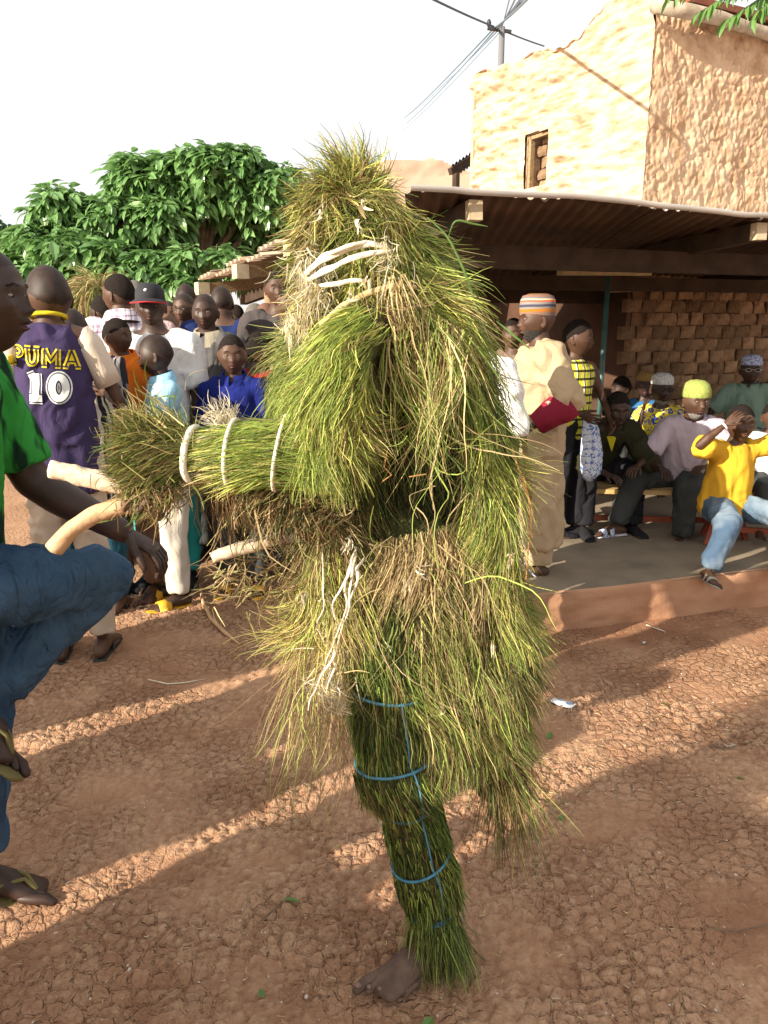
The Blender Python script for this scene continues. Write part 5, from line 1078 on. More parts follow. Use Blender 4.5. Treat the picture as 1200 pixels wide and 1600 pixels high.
def strands(name, roots, dirs, L, mix, parent, wid=.0026, grav=.9, curl=.35, seg=5, nf=9., away=None, kind='stuff', taper=.75, gdir=(0, 0, -1), clump=.0):
    N = len(roots); p = roots.copy(); d = dirs/np.linalg.norm(dirs, axis=1, keepdims=True); L = np.broadcast_to(L, (N,)); g = np.array(gdir, float)
    cen = [p.copy()]; seed = int(RNG.integers(1, 999)); jit = RNG.normal(0, 1, (N, 3)); ph = RNG.uniform(0, 50, (N, 1))
    for k in range(seg):
        nz = np.stack([vnoise(p*nf*1.25, seed+q) for q in range(3)], 1)*2.0+np.stack([vnoise(p*nf*3+ph, seed+9+q) for q in range(3)], 1)*1.6
        d = d+g*grav/seg+nz*curl/seg*1.5+jit*curl*.28/seg; d /= np.linalg.norm(d, axis=1, keepdims=True)
        p = p+d*(L/seg)[:, None]; cen.append(p.copy())
    C = np.stack(cen, 1)
    C[:, :, 2] = np.maximum(C[:, :, 2], .006)
    side = np.cross(C[:, -1]-C[:, 0]+1e-6, RNG.normal(size=(N, 3))); side /= (np.linalg.norm(side, axis=1, keepdims=True)+1e-9)
    t = np.linspace(0, 1, seg+1); wd = wid*RNG.uniform(.45, 1.5, N)[:, None]*(1-taper*t**2)[None]*.5
    V = np.empty((N, seg+1, 2, 3)); V[:, :, 0] = C-side[:, None]*wd[..., None]; V[:, :, 1] = C+side[:, None]*wd[..., None]
    b = (np.arange(N)*(seg+1)*2)[:, None]; k = np.arange(seg)[None]*2; F = np.stack([b+k, b+k+1, b+k+3, b+k+2], -1).reshape(-1, 4)
    names = list(mix); pr = np.array([mix[q] for q in names], float); pr /= pr.sum(); base = np.array([PAL[q] for q in names])
    # tufts of one colour: choose from noise plus chance
    u = np.clip(.5+.42*vnoise(roots*11, seed+7)+RNG.normal(0, .26, N), 0, .999); cidx = np.searchsorted(np.cumsum(pr), u); cidx = np.clip(cidx, 0, len(names)-1); c = base[cidx]*RNG.uniform(.65, 1.35, (N, 1))
    col = np.repeat(np.repeat(c[:, None], seg+1, 1), 2, 1).reshape(-1, 3)
    o = npmesh(name, V.reshape(-1, 3), F, m_gr, parent, smooth=True, col=col); tag(o, kind=kind); return o
class Loft:
    """ellipse rings along a path given in photograph terms: (px, py, dy, half width px, depth half px)"""
    def __init__(s, rings, order=True):
        s.P = np.array([D(r[0], r[1], r[2]) for r in rings]); s.rx = np.array([rpx(r[3], D(r[0], r[1], r[2])) for r in rings]); s.ry = np.array([rpx(r[4], D(r[0], r[1], r[2])) for r in rings])
        s.n = len(rings); d = np.linalg.norm(np.diff(s.P, axis=0), axis=1); s.L = np.r_[0, np.cumsum(d)]
    def ev(s, t, a):
        x = t*s.L[-1]; P = np.stack([np.interp(x, s.L, s.P[:, k]) for k in range(3)], 1); e = .02
        P2 = np.stack([np.interp(np.minimum(x+e, s.L[-1]), s.L, s.P[:, k]) for k in range(3)], 1); P1 = np.stack([np.interp(np.maximum(x-e, 0), s.L, s.P[:, k]) for k in range(3)], 1)
        T = P2-P1; T /= np.linalg.norm(T, axis=1, keepdims=True); Fy = np.array((0, 1., 0)); fy = Fy-T*(T@Fy)[:, None]; fy /= (np.linalg.norm(fy, axis=1, keepdims=True)+1e-6); sd = np.cross(T, fy)
        rx = np.interp(x, s.L, s.rx); ry = np.interp(x, s.L, s.ry); N = sd*np.cos(a)[:, None]*ry[:, None]+fy*np.sin(a)[:, None]*rx[:, None]; N /= np.linalg.norm(N, axis=1, keepdims=True)
        return P+sd*(np.cos(a)*rx)[:, None]+fy*(np.sin(a)*ry)[:, None], N, T
    def sample(s, n, t0=0., t1=1., amin=0., amax=2*math.pi):
        t = RNG.uniform(t0, t1, n); a = RNG.uniform(amin, amax, n); q = s.ev(t, a); return q
    def core(s, mb, f=.86):
        pts = [tuple(p) for p in s.P]; mb.add(*tube(pts, [(s.rx[i]*f, s.ry[i]*f) for i in range(s.n)], 26, side=(1, 0, 0)))
HX, HT, HB = D(704, 700, 0)[0], D(640, 560, 0)[2], D(640, 835, 0)[2]
FRONT = (math.pi*.92, math.pi*2.08)   # side turned to the camera (fy = +y is away)
core = MB()
def bundle(name, rings, n, mix, L, lift=.25, along=1., grav=.9, curl=.4, wid=.0019, t=(0, .97), solid=True, seg=5, front=.72, f=.88, jit=.16, nf=9., depth=.02, keep=None):
    lo = Loft(rings)
    if solid: lo.core(core, f)
    nf_ = int(n*front); A = lo.sample(nf_, *t, *FRONT); B = lo.sample(n-nf_, *t); P_, N_, T_ = [np.concatenate(q) for q in zip(A, B)]
    P_ = P_-N_*RNG.uniform(-.006, depth, len(P_))[:, None]
    if keep is not None: k_ = keep(P_); P_, N_, T_ = P_[k_], N_[k_], T_[k_]
    d = T_*along+N_*lift*RNG.uniform(.3, 1.6, len(P_))[:, None]+RNG.normal(0, jit, P_.shape)
    return strands(name, P_, d, RNG.uniform(L[0], L[1], len(P_)), mix, dn, wid=wid, grav=grav, curl=curl, seg=seg, nf=nf), lo
# head dress and mane
hood, hl = bundle('grass_hood', [(540, 272, .02, 24, 32), (550, 300, .02, 42, 48), (560, 350, .02, 58, 64), (574, 400, .03, 66, 72), (588, 450, .03, 72, 76), (600, 490, .04, 74, 74), (608, 515, .06, 70, 68)], 13500,
       {'dark': .06, 'green': .12, 'olive': .24, 'lime': .14, 'yellow': .20, 'straw': .20, 'brown': .14}, (.04, .14), lift=.10, grav=.5, curl=.8, t=(-.0, .93), jit=.42)
tp = D(538, 268, .02); k = 1500; a = RNG.uniform(0, 2*math.pi, k); r = np.sqrt(RNG.uniform(0, 1, k)); rt = tp+np.stack([np.cos(a)*r*.055, np.sin(a)*r*.055, -.05*r*r-.02*np.ones(k)], 1)
strands('grass_crest', rt, np.stack([np.cos(a)*r*1.1, np.sin(a)*r*1.1, .9*np.ones(k)], 1)+RNG.normal(0, .35, (k, 3)), RNG.uniform(.03, .12, k), {'olive': .5, 'brown': .3, 'green': .3, 'yellow': .3}, dn, grav=1.3, curl=.6)
# ragged front of the mask (left outline) with dry tufts
lo = Loft([(512, 300, .0, 22, 36), (498, 350, .0, 20, 36), (500, 420, 0, 20, 36), (506, 500, 0, 22, 36)]); P_, N_, T_ = lo.sample(2200, 0, .95)
strands('grass_face_fringe', P_, T_*.7+N_*.5+RNG.normal(0, .4, P_.shape)+np.array((-.15, 0, 0)), RNG.uniform(.03, .09, 2200), {'straw': .25, 'olive': .3, 'brown': .25, 'yellow': .2, 'green': .2}, dn, grav=.5, curl=.6)
# cape falling over the back (to the right)
cape, cl_ = bundle('grass_cape', [(592, 330, .06, 34, 56), (618, 400, .07, 54, 76), (652, 470, .08, 68, 90), (694, 550, .08, 58, 92), (724, 630, .08, 44, 90), (748, 720, .07, 36, 86), (764, 800, .06, 32, 78), (772, 880, .06, 30, 68), (776, 960, .06, 28, 58)], 19000,
       {'dark': .10, 'green': .24, 'lime': .27, 'olive': .16, 'yellow': .14, 'straw': .12, 'brown': .08}, (.05, .17), lift=.07, grav=.8, curl=.65, f=.82, jit=.24, keep=lambda P: ~((P[:, 0] < HX) & (P[:, 2] < HT) & (P[:, 2] > HB)))
# long strands hanging over the dark hollow of the chest
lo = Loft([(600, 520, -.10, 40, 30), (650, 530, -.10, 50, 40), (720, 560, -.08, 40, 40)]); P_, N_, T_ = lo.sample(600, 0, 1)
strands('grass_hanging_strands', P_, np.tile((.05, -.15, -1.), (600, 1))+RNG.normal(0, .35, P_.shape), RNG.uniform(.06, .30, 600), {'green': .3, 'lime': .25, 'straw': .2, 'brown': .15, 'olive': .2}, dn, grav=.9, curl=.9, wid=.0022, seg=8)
P_ = np.stack([RNG.uniform(-.10, .19, 50), RNG.uniform(-.20, -.10, 50), RNG.uniform(1.05, 1.45, 50)], 1)
strands('grass_loose_strands', P_, np.stack([RNG.normal(0, .6, 50), RNG.normal(-.1, .2, 50), RNG.normal(-.6, .5, 50)], 1), RNG.uniform(.10, .28, 50), {'straw': .2, 'tan': .4, 'lime': .4}, dn, grav=1.6, curl=1.6, wid=.0022, seg=10)
# hollow chest: matted grass, its dark colour stands in for the arm's shade
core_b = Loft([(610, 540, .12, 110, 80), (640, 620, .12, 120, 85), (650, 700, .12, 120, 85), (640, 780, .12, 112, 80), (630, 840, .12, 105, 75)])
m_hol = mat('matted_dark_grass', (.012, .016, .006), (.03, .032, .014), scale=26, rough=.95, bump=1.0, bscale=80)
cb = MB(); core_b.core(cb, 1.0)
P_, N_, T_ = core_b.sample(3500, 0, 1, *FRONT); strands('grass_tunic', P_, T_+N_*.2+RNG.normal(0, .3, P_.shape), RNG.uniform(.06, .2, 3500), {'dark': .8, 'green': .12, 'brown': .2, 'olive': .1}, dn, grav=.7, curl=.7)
# far shoulder and chest, to the left
bundle('grass_chest', [(545, 470, .10, 50, 50), (512, 540, .14, 56, 60), (482, 610, .18, 50, 60), (466, 670, .20, 40, 50), (460, 710, .20, 30, 38)], 5500, {'lime': .25, 'green': .25, 'olive': .25, 'straw': .15, 'brown': .1}, (.05, .15), lift=.15, grav=.8, curl=.55)
# near shoulder
bundle('grass_shoulder', [(578, 510, -.10, 40, 40), (544, 548, -.14, 48, 48), (524, 610, -.16, 46, 48), (512, 668, -.16, 44, 46), (506, 708, -.15, 42, 44)], 6500, {'green': .25, 'lime': .33, 'olive': .12, 'yellow': .15, 'straw': .12, 'brown': .06}, (.04, .12), lift=.12, grav=.6, curl=.65, keep=lambda P: (P[:, 0] < D(584, 600, -.14)[0]) | (P[:, 2] > HT+.05))
# forearm wrapped in grass, bound with pale bark strips
sl_, sleeve_l = bundle('grass_sleeve', [(540, 722, -.13, 52, 48), (490, 712, -.14, 51, 48), (430, 708, -.14, 46, 44), (360, 710, -.13, 40, 38), (300, 713, -.12, 31, 30)], 8000, {'lime': .40, 'green': .18, 'olive': .12, 'yellow': .22, 'straw': .1, 'white': .03}, (.04, .10), lift=.05, grav=.10, curl=.22, t=(0, 1), jit=.12, f=.92)
# brush of grass beyond the wrist
bundle('grass_cuff', [(306, 712, -.12, 30, 28), (270, 708, -.12, 46, 42), (235, 706, -.12, 50, 46), (205, 706, -.12, 42, 40)], 5200, {'olive': .38, 'green': .25, 'brown': .22, 'straw': .12, 'dark': .15, 'yellow': .1}, (.03, .075), lift=.45, grav=.15, curl=.5, f=.8, jit=.35)
P_ = D(250, 700, -.12)+RNG.normal(0, .035, (500, 3)); strands('grass_cuff_spikes', P_, np.stack([RNG.normal(-.3, .5, 500), RNG.normal(0, .4, 500), RNG.normal(.7, .4, 500)], 1), RNG.uniform(.03, .09, 500), {'olive': .4, 'straw': .3, 'green': .3}, dn, grav=.3, curl=.6)
P_ = D(236, 768, -.15)+RNG.normal(0, .024, (900, 3))*np.array((1.3, .8, .8)); strands('grass_cuff_fringe', P_, np.stack([RNG.normal(-.1, .5, 900), RNG.normal(-.2, .4, 900), RNG.normal(-.6, .4, 900)], 1), RNG.uniform(.02, .06, 900), {'olive': .4, 'brown': .5, 'tan': .2, 'green': .2}, dn, grav=.5, curl=.7)
# brown roots and dry stalks hanging below the sleeve
lo = Loft([(545, 765, -.08, 60, 45), (480, 765, -.08, 45, 40), (420, 760, -.08, 35, 35), (340, 745, -.10, 25, 25)]); P_, N_, T_ = lo.sample(3400, 0, 1)
wL = np.where(RNG.uniform(size=3400) < .9, RNG.uniform(.03, .08, 3400), RNG.uniform(.08, .2, 3400)); strands('grass_underarm', P_, np.stack([RNG.normal(-.2, .5, 3400), RNG.normal(0, .3, 3400), RNG.normal(-.5, .4, 3400)], 1), wL, {'brown': .5, 'tan': .15, 'straw': .08, 'dark': .3, 'olive': .3}, dn, grav=.6, curl=1.0, seg=6)
P_ = np.stack([RNG.uniform(-.42, -.14, 330), RNG.uniform(-.12, .1, 330), RNG.uniform(1.0, 1.12, 330)], 1); strands('grass_dry_stalks', P_, np.stack([RNG.normal(-.3, .8, 330), RNG.normal(0, .4, 330), RNG.normal(-.3, .5, 330)], 1), RNG.uniform(.03, .09, 330), {'straw': .2, 'tan': .3, 'brown': .4, 'olive': .2}, dn, grav=.5, curl=1.0, wid=.0028)
# upper body side under the arm, left of the waist
bundle('grass_flank', [(540, 760, .02, 50, 50), (530, 810, .02, 44, 50), (520, 860, .02, 40, 45), (515, 900, .0, 36, 40)], 3000, {'brown': .3, 'olive': .3, 'tan': .2, 'dark': .25, 'straw': .1}, (.06, .18), lift=.1, grav=.9, curl=.6)
# skirt
skirt, sk = bundle('grass_skirt', [(636, 822, .06, 92, 70), (648, 880, .05, 118, 88), (662, 940, .05, 134, 96), (680, 1010, .05, 126, 96), (708, 1070, .05, 108, 92), (716, 1100, .06, 80, 74), (726, 1130, .06, 52, 48)], 20500,
       {'green': .20, 'lime': .16, 'olive': .20, 'brown': .16, 'tan': .12, 'straw': .08, 'dark': .12}, (.05, .17), lift=.07, grav=.8, curl=.5, f=.86, jit=.2)
A = sk.ev(RNG.uniform(0, .20, 4200), RNG.uniform(*FRONT, 4200)); strands('grass_skirt_dry_layer', A[0]+A[1]*.01, A[2]+A[1]*.12+RNG.normal(0, .20, A[0].shape), RNG.uniform(.05, .18, 4200), {'tan': .4, 'straw': .30, 'brown': .35, 'olive': .15}, dn, grav=1., curl=.5, wid=.0023)
A = sk.ev(RNG.uniform(.7, 1., 2600), RNG.uniform(*FRONT, 2600)); strands('grass_skirt_hem', A[0], A[2]+A[1]*.2+RNG.normal(0, .2, A[0].shape), RNG.uniform(.04, .15, 2600), {'green': .4, 'lime': .15, 'brown': .35, 'dark': .2}, dn, grav=1.2, curl=.25, wid=.0020)
# thin wisps to the left of the skirt
lo = Loft([(530, 840, -.02, 36, 40), (516, 900, -.02, 36, 40), (508, 960, -.02, 34, 36)]); P_, N_, T_ = lo.sample(2300, 0, 1)
strands('grass_wisps', P_, np.stack([RNG.normal(-.08, .30, 2300), RNG.normal(-.05, .25, 2300), -np.ones(2300)], 1), RNG.uniform(.07, .22, 2300), {'straw': .3, 'brown': .25, 'yellow': .3, 'lime': .2, 'tan': .2}, dn, grav=.8, curl=.9, wid=.0019, seg=9)
P_ = np.stack([RNG.uniform(-.26, -.10, 330), RNG.uniform(-.12, .1, 330), RNG.uniform(.72, .98, 330)], 1); strands('grass_long_wisps', P_, np.stack([RNG.normal(-.12, .25, 330), RNG.normal(0, .2, 330), -np.ones(330)], 1), RNG.uniform(.16, .42, 330), {'brown': .5, 'tan': .3, 'straw': .15, 'lime': .15}, dn, grav=.9, curl=.8, wid=.0015, seg=9)
# leggings: standing leg
LEG = [(612, 930, -.02, 66, 58), (608, 1000, -.03, 66, 58), (608, 1040, -.03, 64, 56), (608, 1073, -.03, 55, 50), (610, 1110, -.03, 63, 55), (614, 1145, -.03, 60, 54), (616, 1170, -.03, 50, 48), (620, 1190, -.03, 68, 60), (630, 1222, -.03, 66, 56), (640, 1246, -.01, 40, 40), (646, 1275, .0, 47, 42), (652, 1310, .0, 47, 42), (656, 1332, .0, 40, 38), (664, 1358, .01, 50, 45), (670, 1390, .02, 46, 42), (678, 1418, .03, 31, 30)]
bundle('grass_legging', LEG, 9500, {'green': .36, 'dark': .24, 'lime': .20, 'olive': .14, 'brown': .06}, (.03, .075), lift=.01, grav=.25, curl=.22, t=(0, .965), jit=.07, f=.93, wid=.0021, depth=.008)
bundle('grass_anklet', [(678, 1418, .03, 32, 30), (678, 1450, .03, 36, 36)], 1500, {'green': .4, 'dark': .2, 'olive': .2, 'lime': .15, 'brown': .1}, (.07, .20), lift=.24, grav=.55, curl=.4, t=(0, 1), f=.8)
# the other leg, lifted and bent back out of sight under the skirt
bundle('grass_legging', [(715, 960, .10, 60, 60), (732, 1040, .10, 58, 56), (738, 1100, .10, 50, 50), (742, 1150, .16, 42, 42), (746, 1180, .26, 34, 34)], 3400, {'green': .3, 'dark': .35, 'brown': .25, 'olive': .1}, (.04, .10), lift=.04, grav=1.0, curl=.2)
lo = Loft([(770, 1110, .06, 40, 36), (778, 1170, .06, 26, 26), (788, 1215, .05, 14, 14)]); P_, N_, T_ = lo.sample(650, 0, 1)
strands('grass_trailing_tuft', P_, np.tile((.30, -.12, -1.), (650, 1))+RNG.normal(0, .10, P_.shape), RNG.uniform(.10, .32, 650), {'green': .4, 'brown': .4, 'dark': .2, 'lime': .1}, dn, grav=.35, curl=.35, wid=.0020)
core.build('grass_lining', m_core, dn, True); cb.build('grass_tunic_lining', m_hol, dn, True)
# body: bare foot, legs, trunk, arms and hands under the grass, one surface
sk = mat('dusty_skin', (.085, .050, .036), (.15, .095, .068), scale=22, rough=.7, bump=.35, bscale=110); bm_ = MB()
ank = D(676, 1462, .03); hipL = D(640, 900, .05); kneeL = D(622, 1205, .0); ankr = np.array((ank[0], ank[1], .085))
bm_.add(*tube([hipL, kneeL, ankr+(0.0, 0.0, .10), ankr], [.075, .052, .036, .034], 14)); bm_.add(*tube([D(720, 920, .1), D(755, 1120, .1), D(764, 1230, .3), D(770, 1240, .38)], [.075, .055, .04, .03], 14))
bm_.add(*tube([D(650, 880, .1), D(640, 780, .12), D(620, 600, .12), D(600, 520, .08), D(572, 440, .04), D(560, 390, .03)], [(.12, .09), (.11, .08), (.13, .09), (.06, .06), (.07, .08), (.06, .07)], 16))
wr1 = D(232, 758, -.13); bm_.add(*tube([D(600, 560, .0), D(530, 705, -.13), D(300, 715, -.12), wr1+(.03, 0, .02)], [.05, .042, .030, .026], 12, side=(0, 1, 0)))
wr2 = D(480, 838, -.02); bm_.add(*tube([D(520, 560, .15), D(500, 760, .1), wr2], [.05, .04, .026], 12, side=(0, 1, 0)))
fdv = np.array((-.80, -.62, 0)); fdv /= np.linalg.norm(fdv); g_, A_, sd_ = foot_geo(ankr, fdv, .262)
ex_ = g_+toe_geo(A_, .262/.25, 1 if sd_[1] > 0 else -1, sd_)
def fist(c, axis, out, r, k=1., s0=SKIN[1]):
    """four fingers and a thumb closed round a stick"""
    c = np.array(c, float); ax = unit(axis); out = unit(np.array(out)-ax*np.dot(out, ax)); up = np.cross(ax, out); G = []
    G.append(tube([c+out*(r+.012)-ax*.042*k, c+out*(r+.014), c+out*(r+.012)+ax*.042*k], [(.020, .030), (.022, .034), (.019, .030)], 12, side=out))
    for q in range(4):
        o = (q-1.5)*.0205*k; pts = []
        for a in (20, -35, -90, -140, -185, -225): a = R(a+8*q % 5); pts.append(c+ax*o+(out*math.cos(a)+up*-math.sin(a)*-1)*(r+.009)) if False else pts.append(c+ax*o+(out*math.cos(a)+up*math.sin(a))*(r+.009))
        G.append(tube(pts, [.0105*k, .0105*k, .010*k, .0095*k, .009*k, .008*k], 8, side=ax))
    pts = [c+ax*.045*k+(out*math.cos(R(a))+up*math.sin(R(a)))*(r+.011)-ax*.018*i for i, a in enumerate((15, 60, 110, 150))]
    G.append(tube(pts, [.014*k, .0125*k, .0115*k, .009*k], 8, side=ax)); return G
S1a, S1b = D(78, 733, -.15), D(262, 772, -.12)
S2 = [D(86, 858, -.17), D(112, 826, -.17), D(148, 802, -.16), D(195, 788, -.15), D(262, 786, -.11)]
ex_ += fist(D(228, 776, -.135), S1b-S1a, (.45, .3, .5), .026, 1.05)
S3a, S3b = D(332, 872, -.06), D(520, 820, .0)
ex_ += fist(D(476, 834, -.02), S3b-S3a, (.2, -.5, .5), .021, 1.0)
TASKS.clear(); TASKS.append(dict(name='body', mb=bm_, mat=sk, root=dn, vox=.008, ex=ex_, wr=0, sm=3)); bake()
nl = MB()
for q in range(5):
    l = (1 if sd_[1] > 0 else -1)*(.036-.0185*q); f0 = .150-.006*q-(.004*q*q*.5); ln = (.052, .042, .036, .030, .025)[q]; c = A_(f0+ln*.92, -.0535, l*1.08); V, F = ellip((0, 0, 0), ((.0095, .0065, .0058, .0055, .005)[q],)*2+(.0035,), 10, 6); nl.add(np.array(V)+c, F)
nl.build('toenails', NAILM, dn, True)
# bindings
m_str = mat('blue_string', (.05, .17, .26), (.09, .27, .38), scale=80, rough=.7); m_bark2 = mat('pale_bast', (.66, .58, .44), (.80, .74, .62), scale=30, rough=.85, bump=.5, bscale=90)
lg = Loft(LEG)
def ringtie(lo, t, r, m, nm, tilt=0., w=1., off=.0, tw=.0):
    a = np.linspace(0, 2*math.pi, 33); P_, N_, T_ = lo.ev(np.clip(np.full(33, t)+tilt*np.cos(a)+tw*np.sin(2*a), 0, 1), a); P_ = P_+N_*(off+.006)+RNG.normal(0, .0012, (33, 3))*0; b = MB(); b.add(*tube(P_, [(r*w, r)]*33, 6, side=(0, 0, 1), round_ends=False)); return b.build(nm, m, dn, True)
def tof(lo, py):  # path fraction whose centre falls on a picture row (used once to read off where the ties sit)
    best = 0
    for t in np.linspace(0, 1, 200):
        P_ = lo.ev(np.array([t]), np.array([0.]))[0][0]+np.array(DO)
        v = (CAMZ-P_[2]); yy = 800+1200*((v*CP-P_[1]*SP)/(P_[1]*CP+v*SP))
        if yy <= py: best = t
    return best
for py, tl in ((1075, .01), (1172, .0), (1243, -.008), (1332, -.01), (1418, 0.)): ringtie(lg, tof(lg, py), .0035, m_str, 'string_tie', tl)
for dz in (.006, -.006): ringtie(lg, min(.985, tof(lg, 1414)+dz), .005, m_str, 'string_tie', .004)
b = MB(); tt = np.linspace(tof(lg, 1075), .985, 26); P_, N_, T_ = lg.ev(tt, np.full(26, math.pi*1.62)+.05*np.sin(tt*17)); b.add(*tube(P_+N_*.004, [.0022]*26, 6)); b.build('string', m_str, dn, True)
for t, w in ((.99, 1.0), (.72, .65), (.42, .55)): ringtie(sleeve_l, t, .007*w, m_bark2, 'bast_tie', .03, 1., .010)
def strip(pts, w, nm='bast_strip', m=m_bark2, th=.003):
    P_ = [p+.004*np.array([vnoise(p*30, q) for q in range(3)]) for p in spline(pts)]; b = MB(); w = w*.72; b.add(*tube(P_, [(th*.7, w*(1-.5*abs(i/(len(P_)-1)-.4))*(1+.3*float(vnoise(P_[i]*40, 9)))) for i in range(len(P_))], 8, side=(0, 1, 0))); return b.build(nm, m, dn, True)
FD = -.115
strip([D(474, 432, -.06), D(500, 408, -.10), (D(545, 388, FD)), D(580, 384, FD), D(606, 392, FD)], .009)
strip([D(478, 440, -.06), D(505, 424, -.11), D(545, 406, FD-.01), D(590, 396, FD-.01), D(606, 394, FD)], .008)
strip([D(482, 420, -.06), D(505, 400, -.10), D(540, 386, FD-.01), D(572, 380, FD)], .006)
strip([D(488, 450, -.06), D(520, 444, -.11), D(560, 440, FD), D(574, 438, FD)], .006)
strip([D(500, 506, -.11), D(530, 482, -.13), D(565, 464, -.13), D(610, 450, -.12), D(650, 448, -.10)], .008, m=mat('tan_bast', (.40, .30, .15), (.5, .4, .22), scale=30, rough=.85))
def tuft(c, n, L, mix, nm, sp=.03, wid=.0018, d=(0, -.3, -1), gv=.6, cu=1.): 
    P_ = np.array(c)+RNG.normal(0, sp, (n, 3))*np.array((1, .4, 1)); return strands(nm, P_, np.tile(d, (n, 1))+RNG.normal(0, .6, (n, 3)), RNG.uniform(L*.4, L, n), mix, dn, wid=wid, grav=gv, curl=cu)
WH = {'white': .8, 'straw': .2}
tuft(D(484, 420, -.06), 260, .07, WH, 'white_fibre_tuft', .022); tuft(D(492, 455, -.08), 160, .06, WH, 'white_fibre_tuft', .018); tuft(D(604, 392, FD), 60, .05, WH, 'white_fibre_tuft', .010)
tuft(D(474, 500, -.04), 220, .06, WH, 'white_fibre_tuft', .025); tuft(D(350, 662, -.12), 240, .06, {'white': 1}, 'white_fibre_tuft', .012, d=(0, 0, .8), gv=.2)
tuft(D(615, 440, -.12), 90, .10, {'tan': .5, 'straw': .5, 'white': .3}, 'white_fibre_tuft', .018, wid=.002); tuft(D(622, 480, -.12), 70, .10, {'tan': .6, 'brown': .4}, 'white_fibre_tuft', .02)
for (x, y) in ((568, 318), (560, 352), (500, 330), (574, 436), (545, 460), (600, 1000), (594, 1010), (474, 925), (510, 935), (640, 905), (652, 888), (588, 690), (545, 845), (800, 870), (690, 1105), (772, 1005)):
    tuft(D(x, y, -.13 if y < 840 else -.10), 7, .032, WH, 'dry_leaf_scrap', .006, wid=.005)
# pale roots on the left of the skirt
for (x0, y0, x1, y1, x2, y2, w_) in ((560, 850, 528, 935, 520, 1040, .006), (556, 860, 540, 960, 515, 1075, .005), (545, 880, 530, 990, 500, 1100, .004), (565, 870, 545, 930, 530, 1000, .006), (530, 1000, 500, 1060, 484, 1115, .005), (520, 1020, 512, 1070, 530, 1110, .004), (515, 1060, 530, 1095, 548, 1120, .003), (505, 860, 502, 960, 512, 1010, .003)):
    q = [D(x0, y0, -.07), D((x0+x1)/2+4, (y0+y1)/2, -.13), D(x1, y1, -.13), D((x1+x2)/2-4, (y1+y2)/2, -.11), D(x2, y2, -.10)]; b = MB(); q = spline(q, 7); q = [p_+.010*np.array([vnoise(p_*22+x0, k_) for k_ in range(3)]) for p_ in q]; w_ = w_*.6; b.add(*tube(q, [w_*(1-.6*i_/len(q))*(1+.35*float(vnoise(q[i_]*60, 2))) for i_ in range(len(q))], 7, side=(0, 1, 0))); b.build('pale_root', m_bark2, dn, True)
tuft(D(512, 1062, -.10), 150, .10, {'white': .5, 'straw': .5}, 'white_fibre_tuft', .018, wid=.0025); tuft(D(520, 1000, -.10), 80, .10, {'white': .5, 'straw': .5}, 'white_fibre_tuft', .02, wid=.0025)
# single broad blades that stand out
m_bl = mat('broad_blade', (.07, .14, .03), (.14, .22, .06), scale=20, rough=.5, trans=.3)
def blade(pts, w, m=m_bl): b = MB(); pts = spline(pts); w = w*.36; b.add(*tube([np.array(p) for p in pts], [(.0012, w*math.sin(math.pi*(.12+.8*i/(len(pts)-1)))) for i in range(len(pts))], 6, side=(0, 1, .3))); b.build('broad_leaf_blade', m, dn, True)
blade([D(668, 340, -.05), D(700, 372, -.06), D(728, 430, -.06), D(744, 480, -.06), D(760, 540, -.05)], .008); blade([D(700, 372, -.02), D(712, 346, -.03), D(740, 350, -.03), D(762, 354, -.03)], .007)
blade([D(776, 502, -.03), D(800, 522, -.06), D(828, 545, -.07)], .008); blade([D(690, 700, -.12), D(720, 735, -.14), D(744, 790, -.12), D(752, 830, -.12)], .006)
m_ob = mat('orange_stem', (.28, .13, .04), (.4, .22, .08), scale=20, rough=.6)
for pts in ([(818, 745), (832, 800), (826, 850), (822, 905)], [(800, 700), (826, 780), (832, 840)], [(606, 700), (600, 730), (612, 742), (598, 752)], [(640, 745), (665, 741)]):
    b = MB(); b.add(*tube([D(x, y, -.05 if x > 700 else -.18) for x, y in pts], [.0014]*len(pts), 6, side=(0, 1, 0))); b.build('orange_stem', m_ob, dn, True)
# sticks in his hands
m_st1 = mat('peeled_stick', (.72, .60, .46), (.62, .48, .34), scale=12, rough=.7, bump=.3, bscale=60, axis=(6, 6, 6)); m_st2 = mat('tan_stick', (.46, .28, .15), (.58, .38, .22), scale=9, rough=.6, bump=.3, bscale=50)
def stick(P_, r, m, lab):
    P_ = [np.array(q)+np.array(DO) for q in P_]; Q = []; 
    for i in range(len(P_)-1):
        for k in range(5): Q.append(P_[i]*(1-k/5)+P_[i+1]*k/5)
    Q.append(P_[-1]); Q = np.array(Q); Q[1:-1] = (Q[:-2]+2*Q[1:-1]+Q[2:])/4; Q = np.array(spline(Q, 3)); Q = Q+.003*np.stack([vnoise(Q*16, 31+k) for k in range(3)], 1); b = MB(); V_, F_ = tube(Q, [r*(1+.16*float(vnoise(q*16, 4))) for q in Q], 18, side=(0, 1, 0), round_ends=False); V_ = np.array(V_); V_ = V_+.0022*fbm(V_*45, 8, 3)[:, None]; b.add(V_, F_); return tag(b.build('wooden_stick', m, None, True), lab, 'stick', 'sticks held by the grass dancer')
stick([S1a, (S1a+S1b)/2, S1b], .0175, m_st1, 'straight pale peeled stick pointing left from the dancer hand'); stick(S2, .017, m_st2, 'curved tan club below the straight pale stick'); stick([S3a, (S3a+S3b)/2+(0, 0, .004), S3b], .0135, m_st1, 'short pale stick in the dancer lower hand above the yellow slippers')

